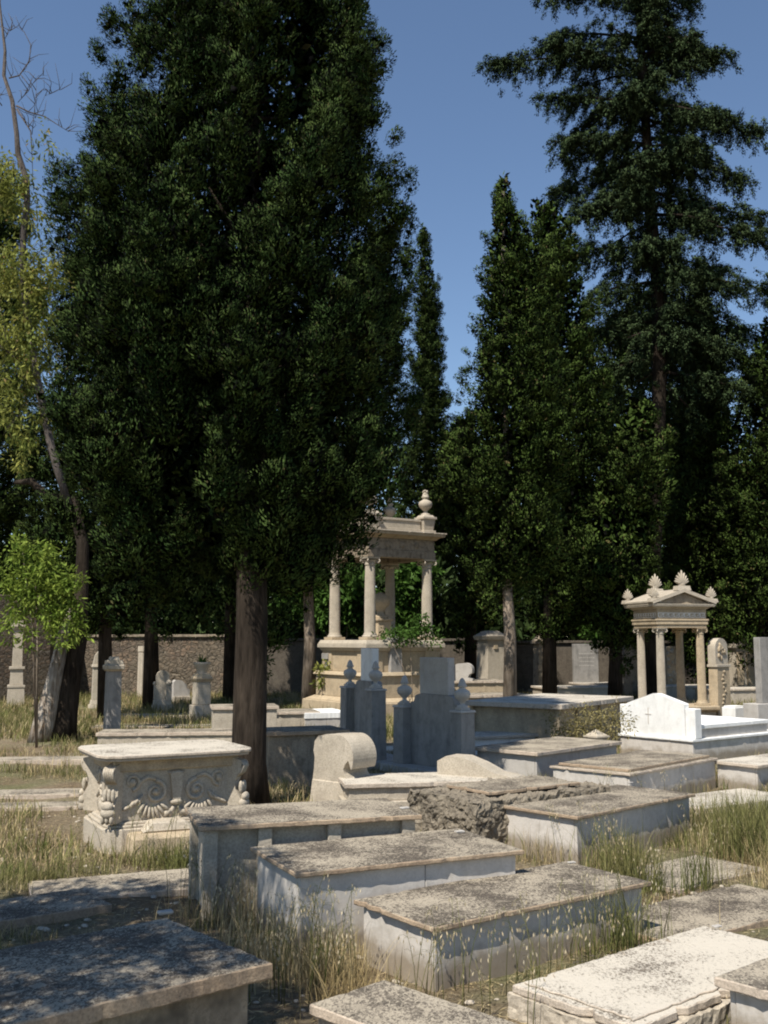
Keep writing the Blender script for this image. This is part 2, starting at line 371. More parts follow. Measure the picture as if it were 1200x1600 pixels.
# right-most corner of the shaded one is its near-side far end
cr = Vector(G(427, 1504, .45)); u = Vector((math.cos(R(40)), math.sin(R(40))))
T_G1, _ = tomb_c('wide grey slab tomb lying in dappled tree shade at the lower left corner', cr-u*2.3, 40, 2.3, 1.0, .45, th=.07, over=.08, lid=LID, base=WARMD, seed=1)
cr = Vector(G(600, 1530, .2)); u = Vector((math.cos(R(-45)), math.sin(R(-45)))); n = Vector((-u.y, u.x))
T_G2, _ = tomb_c('small pale slab tomb cut by the bottom edge, with a leaf shadow on it', cr-n*.5, -45, 1.5, .5, .2, th=.05, over=.03, lid=LIDP, base=PALE, seed=2)
T_A, _ = tomb('long white tomb with thin mottled lid, in the middle of the foreground', (555, 1405), (677, 1450), (1018, 1377), .35, .03, .045, LID, PANEL, 3)
T_B, _ = tomb('long white tomb whose flat mottled lid starts behind the tall grass left of centre', (368, 1325), (462, 1365), (820, 1328), .51, .03, .045, LID, PANEL, 4)
T_C, _ = tomb('tall tomb on pilasters with a brown lichened lid in front of the carved tomb', (258, 1263), (311, 1292), (660, 1273), .63, .035, .045, LID, PALE, 5, style='pilaster')
T_R, _ = tomb('white tomb with mottled lid right of the rough rubble block', (785, 1255), (903, 1276), (1087, 1240), .42, .03, .045, LID, PANEL, 6)
T_R2, _ = tomb('tomb with a two tiered dark slab on top, in front of the white headboard tomb', (880, 1193), (985, 1209), (1122, 1184), .40, .03, .03, LIDP, PANEL, 7, tier=True)
T_R3, _ = tomb('low tomb with thick pale lid behind the rough rubble block', (757, 1164), (840, 1176), (972, 1158), .45, .05, .06, LIDP, MARBLE, 8)
T_R4, _ = tomb('pale low tomb cut by the right edge beyond the flat fallen slab', (1122, 1187), (1185, 1196), (1330, 1176), .36, .04, .05, LIDW, PANEL, 9)
# cracked slab lower right
x, y, rz, L, W = rect((1085-290, 1539), (1005, 1599), (1400, 1500), .17)
cr = Vector(G(799, 1539, .17)); u = Vector((math.cos(R(40)), math.sin(R(40)))); n = Vector((-u.y, u.x)); b0 = cr-n*.76; cc = b0+u*.85+n*.38
t = thing('broken_slab_tomb', 'low bleached slab on crumbling masonry at the lower right', 'tomb', cc.x, cc.y, R(40)); foot(cc.x, cc.y, R(40), 1.75, .8, .17)
m = MB(); m.rough(-.86, .86, -.40, .40, -.06, .125, .02, .010, 3); m.build('masonry_base', PALE, t)
m = MB(); m.slab(-.85, .85, -.38, .38, .13, .17, 31, .012); m.build('lid', LIDW, t)
m = MB(); m.slab(-.80, .82, -.34, .35, .171, .181, 33, .02); m.build('worn_top_layer', LIDW, t)
cr = Vector(G(1115, 1526, .32)); u = Vector((math.cos(R(40)), math.sin(R(40)))); n = Vector((-u.y, u.x))
T_G4, _ = tomb_c('white tomb cut by the right edge at the lower right corner', cr-n*.75, 40, 1.7, .75, .32, th=.045, over=.05, lid=LIDP, base=PANEL, seed=10)

# rough rubble block
x, y, rz, L, W = rect((640, 1226), (745, 1247), (915, 1224), .50)
rz = R(36); L = 1.75; W = 1.0; u = Vector((math.cos(rz), math.sin(rz))); n = Vector((-u.y, u.x)); cen = Vector(G(745, 1249, .5))+u*L/2+n*W/2
t = thing('rubble_tomb_core', 'rough dark rubble concrete block stripped of its marble, behind the left white tombs', 'tomb', cen.x, cen.y, rz); foot(cen.x, cen.y, rz, L, W, .5)
m = MB(); m.rough(-L/2, L/2, -W/2, W/2, -.05, .47, .017, .03, 5); m.build('rubble_core', RUBC, t)
m = MB(); m.slab(-L/2+.3, L/2-.25, -W/2+.16, W/2-.2, .485, .515, 12, .02); m.build('broken_top_slab', LID, t)

# small loose stones on top of tombs
def chip(px, py, h, label, s=.06):
    g = G(px, py, h); m = MB(); s *= .6; m.slab(-s, s, -s*.6, s*.6, 0, s*.4, int(px), .006)
    o = m.build('stone_chip', MARBLE, None); o.location = (*g, h+.001); o.rotation_euler = (0, 0, R(30)); tag(o, label, 'stone', 'loose stone chips lying on tombs')
chip(258, 1428, .45, 'white stone chip lying on the dappled shaded slab', .07)
chip(632, 1264, .63, 'small pale chip on the brown lid of the pilastered tomb')
chip(718, 1301, .51, 'small pale chip at the far end of the middle lid')
chip(985, 1224, .42, 'dark chip at the far corner of the tomb beside the rubble block', .05)
chip(893, 1349, .35, 'tiny chip at the far corner of the foreground lid', .05)
chip(1120, 1449, .19, 'small chip at the back of the bleached slab', .05)

# flat slabs on the ground
def flat(label, px, py, L, W, deg, mat=None, h=.05, seed=0):
    g = G(px, py); m = MB(); m.slab(-L/2, L/2, -W/2, W/2, -.06, h*.7, seed, .007)
    o = m.build('ground_slab', mat or LIDP, None); o.location = (*g, 0); o.rotation_euler = (0, 0, R(deg)); tag(o, label, 'stone slab', 'flat stone slabs set in the ground'); foot(g[0], g[1], R(deg), L, W, h)
flat('flat grey slab sunk in the grass at right, below the tall clump', 1110, 1430, 1.7, .75, 36, LID, .045, 41)
flat('low pale slab in the grass beside the right white tomb', 1130, 1256, 1.7, .8, 33, LIDW, .1, 42)
flat('half buried slab under grass at right, farther of the sunk pair', 1075, 1365, 1.2, .7, 38, LIDP, .03, 43)
flat('broad pale slab in the ground below the carved tomb', 205, 1385, 1.5, .7, 22, LIDP, .04, 44)
flat('thin tan slab at the left edge beyond the bare earth', 30, 1243, 2.2, .5, 8, LIDP, .06, 45)
flat('second tan slab at the left edge, nearer than the thin one', 50, 1262, 1.7, .4, 8, LIDP, .05, 46)
flat('shaded slab edge left of the grey dappled tomb', 20, 1432, 1.2, .6, 36, LID, .08, 47)
flat('long kerb slab lying left of the carved tomb', 45, 1192, 2.3, .5, 6, LIDP, .1, 48)
flat('tan flat slab in the meadow behind the carved tomb', 245, 1122, 2.6, .9, 8, LIDP, .12, 49)
flat('wide shaded slab in the meadow nearer than the tan one', 265, 1140, 3.2, .7, 6, LID, .12, 50)
flat('pale slab by the trunk of the twin column', 610, 1175, .9, .6, 36, LIDW, .1, 51)

# carved sarcophagus
def sarcophagus():
    x, y, rz, L, W = rect((88, 1166), (158, 1183), (403, 1170), .86)
    t = thing('carved_sarcophagus', 'ornate carved stone sarcophagus with scroll reliefs and a notched flat lid', 'tomb', x, y, rz); foot(x, y, rz, L, W, .86)
    l, q = L/2, W/2
    def notch(l, q, c):
        pts = []
        for sx, sy in ((-1, -1), (1, -1), (1, 1), (-1, 1)):
            a = [(sx*(l-c*1.3), sy*q), (sx*(l-c*.95), sy*(q-c*.18)), (sx*(l-c*.5), sy*(q-c*.3)), (sx*(l-c*.3), sy*(q-c*.5)), (sx*(l-c*.18), sy*(q-c*.95)), (sx*l, sy*(q-c*1.3))]
            if sx*sy < 0: a = a[::-1]
            pts += a if sx*sy > 0 and True else a
        # order counter clockwise
        return sorted(pts, key=lambda p: math.atan2(p[1]/q, p[0]/l))
    m = MB(); m.prism(notch(l-.02, q-.02, .13), .805, .83); m.prism(notch(l, q, .14), .831, .86); m.build('lid', LIDW, t, .006)
    m = MB(); m.prism(notch(l-.07, q-.07, .12), -.05, .20); m.build('plinth', PALE, t, .008)
    m = MB(); m.prism(notch(l-.10, q-.10, .12), .201, .225); m.prism(notch(l-.13, q-.13, .11), .226, .25, .985); m.build('plinth_moulding', PALE, t, .006)
    m = MB(); m.box(-l+.2, l-.2, -q+.17, q-.17, .25, .80); m.build('body', PALE, t, .006)
    m = MB(); m.box(-l+.15, l-.15, -q+.13, q-.13, .70, .804); m.build('upper_band', WARM, t, .008)
    # corner consoles
    for sx in (-1, 1):
        for sy in (-1, 1):
            m = MB(); m.M = Matrix.Translation((sx*(l-.18), sy*(q-.18), 0)) @ Matrix.Rotation(math.atan2(sy, sx), 4, 'Z')
            pr = [(-.1, .25), (.08, .25), (.12, .29), (.13, .35), (.09, .42), (.05, .48), (.04, .55), (.07, .62), (.11, .67), (.11, .75), (-.1, .80)]
            m.ext(pr, -.055, .055); m.lathe([(.0, 0), (.001, 0)], 9, 9, 3) if False else None
            for k in range(5):
                yy = -.044+k*.022
                m.tube([(.115, yy, .74), (.13, yy, .70), (.10, yy, .64), (.06, yy, .6)], [.012, .014, .013, .009], 6)
            m.ell((.115, 0, .35), (.05, .075, .055)); m.ell((.13, 0, .41), (.035, .06, .045))
            for k in (-1, 0, 1): m.ell((.10, k*.04, .50), (.022, .02, .06)); m.ell((.12, k*.045, .29), (.03, .02, .045))
            m.build('scroll_console', PALE, t)
    # front relief
    def relief(yf, s, half):
        m = MB()
        def spiral(cx, cz, r0, turns, dirn, th, start=0.):
            pts = []; rad = []
            nst = int(turns*18)
            for i in range(nst):
                a = start+dirn*i/18*2*math.pi; r = r0*(1-i/nst*.85)
                pts.append((cx+r*math.cos(a), yf, cz+r*math.sin(a))); rad.append(th*(1-i/nst*.45))
            m.tube(pts, rad, 7)
        for sg in (-1, 1):
            spiral(sg*half*.36, .50, .105, 1.6, sg, .022, math.pi/2)
            spiral(sg*half*.76, .60, .075, 1.5, -sg, .018, -math.pi/2)
            m.tube([(sg*half*.36, yf, .615), (sg*half*.5, yf, .64), (sg*half*.62, yf, .60), (sg*half*.7, yf, .53)], [.02, .022, .02, .016], 7)
            m.ell((sg*half*.36, yf, .5), (.03, .03, .03)); m.ell((sg*half*.76, yf, .6), (.035, .03, .035))
            for k in range(7):         # acanthus lobes
                a = k/6; xx = sg*half*(.20+.40*a); zz = .36-.05*math.sin(a*math.pi)
                mm = MB(); m.M = Matrix.Translation((xx, yf, zz)) @ Matrix.Rotation(sg*(.9-a*1.5), 4, 'Y')
                m.ell((0, 0, 0), (.018, .028, .06), 8, 5); m.M = Matrix.Identity(4)
            for k in range(4):
                m.M = Matrix.Translation((sg*half*(.62+.07*k), yf, .44-.02*k)) @ Matrix.Rotation(sg*(-.5-.2*k), 4, 'Y')
                m.ell((0, 0, 0), (.018, .026, .055), 8, 5); m.M = Matrix.Identity(4)
            m.tube([(sg*.05, yf, .32), (sg*.09, yf, .30), (sg*.11, yf, .27)], [.025, .028, .015], 7)
            m.tube([(sg*.02, yf, .36), (sg*.05, yf, .30), (sg*.06, yf, .265)], [.02, .02, .012], 7)
        m.frus(0, yf, .40, .66, .07, .06, .13, .07); m.ell((0, yf, .40), (.065, .05, .03)); m.ell((0, yf, .665), (.085, .04, .025))
        return m
    relief(-q+.165, 1, l-.2).build('front_relief', PALE, t)
    m = MB(); m.M = Matrix.Rotation(R(-90), 4, 'Z')
    mm = relief(-l+.195, 1, q-.15); mm.v = [(p[1], -p[0], p[2]) for p in mm.v]; mm.build('end_relief', PALE, t)
sarcophagus()
# worn step stone before the sarcophagus
g = G(212, 1340); t = thing('worn_stone_block', 'worn low block with sloping top between carved tomb and pilastered tomb', 'stone block', g[0]+.15, g[1]+.35, R(24)); foot(g[0]+.15, g[1]+.35, R(24), .7, .6, .2)
m = MB(); m.frus(0, 0, -.05, .17, .66, .6, .62, .56); m.build('block', WARM, t, .02)
m = MB(); m.frus(.05, .08, .171, .26, .5, .36, .3, .3); m.build('sloping_top', PALE, t, .015)

# scroll headstone
def arc(cx, cz, r, a0, a1, n=14): return [(cx+r*math.cos(R(a0+(a1-a0)*i/n)), cz+r*math.sin(R(a0+(a1-a0)*i/n))) for i in range(n+1)]
g = G(532, 1262); d0 = g[1]
t = thing('scroll_headstone', 'smooth beige headstone with a rounded scroll top and waisted sides', 'headstone', g[0]+.0, g[1]+.05, R(-42)); foot(g[0], g[1], R(-42), .8, .5, .9)
hh = Z(1147, d0)
m = MB(); m.frus(0, .06, -.05, .30, .72, .46, .66, .41); m.build('foot_block', PALE, t, .01)
pts = [(-.33, .30), (.33, .30), (.32, .325), (.22, .35), (.175, .40), (.165, .45), (.19, .50), (.24, .55)]+arc(.07, hh-.25, .25, -30, 100, 14)+[(-.12, hh-.005), (-.24, hh-.03), (-.30, hh-.09), (-.32, hh-.2), (-.30, .55), (-.31, .42)]
m = MB(); m.ext(pts, -.13, .26, 'y'); o = m.build('scroll_slab', PALE, t, .008)

# tomb behind scroll headstone
x_, y_ = G(455, 1238); t_, _ = tomb_c('dark shaded tomb between the big cypress trunk and the scroll headstone', (x_-.35, y_+.2), 22, 1.15, .8, .72, th=.05, over=.06, lid=LID, base=WARMD, seed=14)

# ---------------------------------------------------------------- headstones with urns
def urn(parent, x, y, z, h, mat, name='urn', acorn=True):
    s = h
    pr = [(.19, 0), (.19, .05), (.09, .09), (.075, .15), (.12, .21), (.25, .33), (.285, .45), (.25, .55), (.13, .62), (.10, .66), (.15, .70), (.16, .74), (.13, .78), (.115, .85), (.085, .93), (.03, .99), (.005, 1.)]
    m = MB(); m.lathe([(r*s, z+q*s) for r, q in pr], x, y, 20); return m.build(name, mat, parent)
def urn_monument(label, Lp, Rp, htop, stele_w, stele_h, block_w, block_h, uh, bm, seed, offs=.0, boff=0.):
    # Lp / Rp : ground points of the two urn pillars
    a, b = Vector(Lp), Vector(Rp); u = (b-a); D = u.length; u /= D; rz = math.atan2(u.y, u.x); c = (a+b)/2
    t = thing('urn_monument', label, 'headstone', c.x, c.y, rz, 0, 'grey marble monuments with urns'); foot(c.x, c.y, rz, D+.5, .7, htop)
    m = MB(); m.slab(-D/2-.25, D/2+.22, -.3, .55, -.05, .12, seed); m.build('plinth', MARBLE, t)
    for sx in (-1, 1):
        m = MB(); m.frus(sx*D/2, 0, .121, htop-.03, .25, .25, .235, .235); p = m.build('pillar', GREY, t, .006)
        m = MB(); m.frus(sx*D/2, 0, htop-.029, htop, .27, .27, .25, .25); m.build('pillar_cap', MARBLE, p, .004)
        m = MB(); m.frus(sx*D/2, 0, htop+.001, htop+.035, .15, .15); m.build('urn_foot', MARBLE, p, .004)
        urn(p, sx*D/2, 0, htop+.036, uh, MARBLE)
    m = MB(); w2 = (D-.245)/2; offs = 0; bz_ = .10
    m.ext([(-w2+offs, .121), (w2+offs, .121), (w2+offs, stele_h-.12), (w2*.86+offs, stele_h-.12), (w2*.80+offs, stele_h-.03), (w2*.62+offs, stele_h), (-w2*.62+offs, stele_h), (-w2*.80+offs, stele_h-.03), (-w2*.86+offs, stele_h-.12), (-w2+offs, stele_h-.12)], .02, .2); m.build('stele', GREY, t, .006)
    m = MB(); m.box(-block_w/2+offs+boff, block_w/2+offs+boff, .04, .16, stele_h+.001, stele_h+block_h); m.build('top_block', bm, t, .006)
    return t
urn_monument('large grey marble monument with two urns and a square block on top', (X(632, 15.3), 15.3), (X(722, 14.2), 14.2), .95, 1.02, 1.13, .66, .52, .40, MARBLE, 21, -.02, -.02)
urn_monument('grey monument with a tall white block on top, left of the large urn monument', (X(547, 16.6), 16.6), (X(587, 15.7), 15.7), 1.17, .8, 1.27, .42, .5, .38, WHITE, 22, -.05, .05)
g = G(735, 1222, .3); t = thing('sloping_stone', 'low sloping scroll shaped stone lying right of the urn monument', 'stone', g[0]+.1, g[1]+.2, R(-30)); foot(g[0], g[1], R(-30), .9, .4, .5)
m = MB(); m.ext([(-.45, -.05), (.5, -.05), (.5, .36), (.44, .38), (.28, .40), (.08, .49), (-.14, .56), (-.34, .56), (-.45, .5)], -.14, .16, 'y'); m.build('scroll_stone', PALE, t, .01)
g = G(648, 1222, .35); t = thing('marble_plinth', 'bleached white marble slab on steps before the dark urn monuments', 'plinth', g[0]+.05, g[1]+.4, R(10)); foot(g[0], g[1]+.4, R(10), 1.9, .9, .3)
m = MB(); m.slab(-.9, .95, -.42, .42, .30, .35, 61); m.build('top_slab', LIDW, t)
m = MB(); m.box(-.85, .9, -.38, .38, .16, .299); m.build('upper_step', PALE, t, .006)
m = MB(); m.box(-.9, .92, -.46, .42, -.05, .159); m.build('lower_step', PALE, t, .006)

# ---------------------------------------------------------------- left group of small monuments
def at(px, py): return G(px, py)
def mono(name, label, cat, px, py, deg=36, group=None, fr=.5):
    g = G(px, py); foot(g[0], g[1], 0, fr, fr, 1.5); return thing(name, label, cat, g[0], g[1], R(deg), 0, group), g[1]
t, d = mono('square_pillar', 'tall beige square pillar with mouldings at the far left by the rubble wall', 'pillar', 24, 1103, 20)
k = d/1600
m = MB(); m.frus(0, 0, -.05, 28*k, 27*k, 27*k, 24*k, 24*k); m.frus(0, 0, 28*k+.001, 32*k, 26*k, 26*k); m.build('pedestal', PALE, t, .008)
m = MB(); m.frus(0, 0, 32*k+.001, 56*k, 20*k, 20*k, 18*k, 18*k); m.frus(0, 0, 56*k+.001, 60*k, 23*k, 23*k); m.frus(0, 0, 60*k+.001, 116*k, 15*k, 15*k, 14*k, 14*k); m.build('shaft', PALE, t, .008)
m = MB(); m.frus(0, 0, 116*k+.001, 121*k, 16*k, 16*k, 21*k, 21*k); m.frus(0, 0, 121*k+.001, 130*k, 22*k, 22*k, 19*k, 19*k); m.build('capital', PALE, t, .006)
g = G(58, 1090); m = MB(); m.lathe([(.20, -.05), (.2, .1), (.165, .14), (.15, 2.0), (.155, 2.05), (.12, 2.1)], 0, 0, 20); o = m.build('stone_column', PALE); o.location = (*g, 0); o.rotation_euler = (0, R(2.5), 0); tag(o, 'plain round stone column leaning slightly beside the square pillar', 'column'); foot(g[0], g[1], 0, .5, .5, 1)
t, d = mono('gabled_pedestal', 'pale pedestal stone with a gabled top and a slab leaning on it', 'headstone', 152, 1106, 20); k = d/1600
m = MB(); m.frus(0, 0, -.05, 5*k, 28*k, 26*k, 26*k, 24*k); m.frus(0, 0, 5*k+.001, 12*k, 23*k, 22*k, 20*k, 19*k); m.build('base', PALE, t, .008)
m = MB(); m.frus(0, 0, 12*k+.001, 62*k, 18*k, 17*k, 17*k, 16*k); m.build('shaft', PALE, t, .008)
m = MB(); m.frus(0, 0, 62*k+.001, 66*k, 21*k, 20*k, 19*k, 18*k); m.ext([(-9*k, 66*k), (9*k, 66*k), (6*k, 80*k), (0, 88*k), (-6*k, 80*k)], -7*k, 7*k); m.build('gabled_top', PALE, t, .008)
m = MB(); m.M = Matrix.Translation((3*k, -5*k, 92*k)) @ Matrix.Rotation(R(50), 4, 'Y'); m.box(-4*k, 20*k, -8*k, 8*k, 0, 4*k); m.build('leaning_roof_slab', PALE, t, .006)
t, d = mono('pier_with_capital', 'grey square pier with a curved carved capital on the flat tomb', 'pillar', 174, 1160, 30); k = d/1600
m = MB(); m.frus(0, 0, -.05, 108*k, 22*k, 22*k, 20*k, 20*k); m.build('shaft', GREY, t, .01)
m = MB(); m.frus(0, 0, 108*k+.001, 111*k, 23*k, 23*k, 25*k, 25*k); m.build('neck_moulding', WARM, t, .005)
m = MB(); m.ext([(-14*k, 111*k), (-14*k, 117*k), (-9*k, 119*k), (-7*k, 125*k), (7*k, 125*k), (9*k, 119*k), (14*k, 117*k), (14*k, 111*k), (8*k, 113*k), (0, 116*k), (-8*k, 113*k)], -12*k, 12*k); m.ext([(-14*k, 111*k), (-14*k, 117*k), (-9*k, 119*k), (-7*k, 124.5*k), (7*k, 124.5*k), (9*k, 119*k), (14*k, 117*k), (14*k, 111*k), (8*k, 113*k), (0, 116*k), (-8*k, 113*k)], -12.2*k, 12.2*k, 'x'); m.frus(0, 0, 125*k, 130*k, 15*k, 15*k, 12*k, 12*k); m.build('capital', PALE, t, .004)
x_, y_ = G(160, 1172); tomb_c('long flat tomb of pale slabs behind the carved tomb', (x_-.1, y_-.1), 5, 2.9, .8, .30, th=.06, over=.03, lid=LIDP, base=PALE, seed=71)
g = G(223, 1090); m = MB(); m.lathe([(.22, -.05), (.2, .1), (.19, 1.5), (.21, 1.52), (.2, 1.7)], 0, 0, 24, .08); o = m.build('fluted_column_stump', PALE); o.location = (*g, 0); tag(o, 'broken fluted column stump against the back wall', 'column'); foot(g[0], g[1], 0, .5, .5, 1)
t, d = mono('rounded_headstone', 'small round topped headstone with a ball finial beside it', 'headstone', 253, 1110, 20); k = d/1600
m = MB(); m.frus(0, 0, -.05, 8*k, 34*k, 22*k, 32*k, 20*k); m.frus(0, 0, 8*k+.001, 16*k, 28*k, 17*k, 26*k, 15*k); m.build('base', PALE, t, .008)
w_ = 10*k; m = MB(); m.ext([(-w_, 16*k), (w_, 16*k)]+arc(0, 51*k, w_, 0, 180, 12), -4*k, 4*k); m.build('round_slab', PALE, t, .008)
m = MB(); m.box(5*k, 13*k, -9*k, -4.1*k, 16*k+.001, 38*k); m.ell((9*k, -6.5*k, 42*k), (5*k, 5*k, 5*k)); m.build('ball_post', PALE, t)
m = MB(); m.box(-13*k, -10.1*k, -4*k, 3*k, 16*k+.001, 38*k); m.ell((-12*k, -.5*k, 41*k), (3*k, 3*k, 3*k)); m.build('side_post', PALE, t)
t, d = mono('curved_headstone', 'low grey block headstone with a sloping shoulder near the round topped one', 'headstone', 282, 1096, 30); k = d/1600
m = MB(); m.ext([(-13*k, -.05), (13*k, -.05), (13*k, 18*k), (9*k, 20*k), (7*k, 26*k), (0, 32*k), (-10*k, 33*k), (-13*k, 30*k)], -5*k, 5*k); m.build('headstone_block', MARBLE, t, .008)
m = MB(); m.box(-14*k, 14*k, -9*k, -5.1*k, -.05, 8*k); m.build('footing', PALE, t, .008)
t, d = mono('planter_pedestal', 'pale octagonal pedestal carrying a stone bowl with a spiky plant', 'pedestal', 314, 1124, 30); k = d/1600
m = MB(); m.frus(0, 0, -.05, 22*k, 30*k, 28*k, 29*k, 27*k); m.build('lower_block', PALE, t, .01)
m = MB(); m.frus(0, 0, 22*k, 57*k, 23*k, 23*k, 22*k, 22*k); m.build('shaft', PALE, t, .02)
m = MB(); m.frus(0, 0, 57*k+.001, 62*k, 23*k, 23*k, 28*k, 28*k); m.frus(0, 0, 62*k+.001, 70*k, 27*k, 27*k, 18*k, 18*k); m.build('cap_moulding', WARM, t, .006)
m = MB(); m.lathe([(8*k, 70*k), (8*k, 74*k), (11*k, 80*k), (13*k, 84*k), (13.5*k, 87*k), (11*k, 87*k)], 0, 0, 20); m.build('bowl', PALE, t)
pl = MB(); rg = random.Random(4)
for i in range(34):
    a = rg.uniform(0, 6.28); e = rg.uniform(.3, 1.3); L_ = rg.uniform(.14, .26); c_, s_ = math.cos(a), math.sin(a)
    b_ = Vector((c_*.05, s_*.05, 87*k-.02)); tip = b_+Vector((c_*math.cos(e), s_*math.cos(e), math.sin(e)))*L_; md = (b_+tip)/2+Vector((0, 0, .02)); sdv = Vector((-s_, c_, 0))*.013
    pl.add([tuple(b_-sdv), tuple(b_+sdv), tuple(md+sdv), tuple(md-sdv), tuple(tip)], [(0, 1, 2, 3), (3, 2, 4)])
o = pl.build('spiky_plant', BUSH); o.location = t.location; tag(o, 'spiky green plant growing in the stone bowl', 'plant')
x_, y_ = G(338, 1156); tomb_c('small grey box tomb half hidden by the big cypress trunk', (x_-.1, y_), 12, 1.3, .9, .62, th=.06, over=.04, lid=LIDP, base=PALE, seed=72)
g = G(336, 1085); m = MB(); m.lathe([(.15, -.05), (.15, .38), (.16, .4), (.16, .43), (.12, .43)], 0, 0, 18); o = m.build('round_stone_pot', MARBLE); o.location = (*g, 0); tag(o, 'small round grey stone pot near the back wall', 'pot')
x_, y_ = G(418, 1146); tomb_c('low pale tomb behind the big cypress, right of its trunk', (x_, y_), 14, 1.1, 1.1, .42, th=.05, over=.04, lid=LIDP, base=PALE, seed=73)
x_, y_ = G(476, 1145); t_, _ = tomb_c('bright white tomb slab left of the tall white block', (x_, y_), 20, 1.0, 1.3, .40, th=.12, over=.02, lid=WHITE, base=MARBLE, seed=74)
# grave kerbs and bits, far left
x_, y_ = G(375, 1130)
flat('pale slab lying left of the pale low tomb', 395, 1150, 1.2, .5, 10, LIDW, .15, 75)

# ---------------------------------------------------------------- pavilion
def column(parent, x, y, z0, z1, r, mat, ionic=True, seg=24):
    m = MB(); m.frus(x, y, z0, z0+r*.5, r*2.9, r*2.9); m.build('column_base', WARM if mat is not WARM else mat, parent, .006)
    bz = z0+r*.5; m = MB()
    m.lathe([(r*1.35, bz), (r*1.42, bz+r*.15), (r*1.3, bz+r*.3), (r*1.12, bz+r*.4), (r*1.2, bz+r*.5), (r*1.1, bz+r*.62)], x, y, 24)
    m.lathe([(r*1.03, bz+r*.62), (r, bz+r*.9), (r*.97, (bz+z1)/2), (r*.86, z1-r*1.5)], x, y, seg*2, .07)
    o = m.build('column_shaft', mat, parent)
    m = MB(); cz = z1-r*1.5
    m.lathe([(r*.9, cz), (r*1.0, cz+r*.15), (r*.9, cz+r*.3), (r*.95, cz+r*.6), (r*1.2, cz+r*.95)], x, y, 20)
    m.frus(x, y, z1-r*.35, z1-.001, r*2.5, r*2.5, r*2.7, r*2.7)
    for sx in (-1, 1):
        for sy in (-1, 1):
            pts = []; rad = []
            for i in range(16):
                a = math.pi/2-i/16*2*math.pi*1.3; rr = r*.36*(1-i/16*.75); ux = (x+sx*r*.95+0*sy); 
                pts.append((x+sx*(r*.95+rr*math.cos(a)), y+sy*(r*.95+rr*math.cos(a)), z1-r*.75+rr*math.sin(a))); rad.append(r*.14*(1-i/16*.4))
            m.tube(pts, rad, 6)
    m.build('capital', mat, parent)
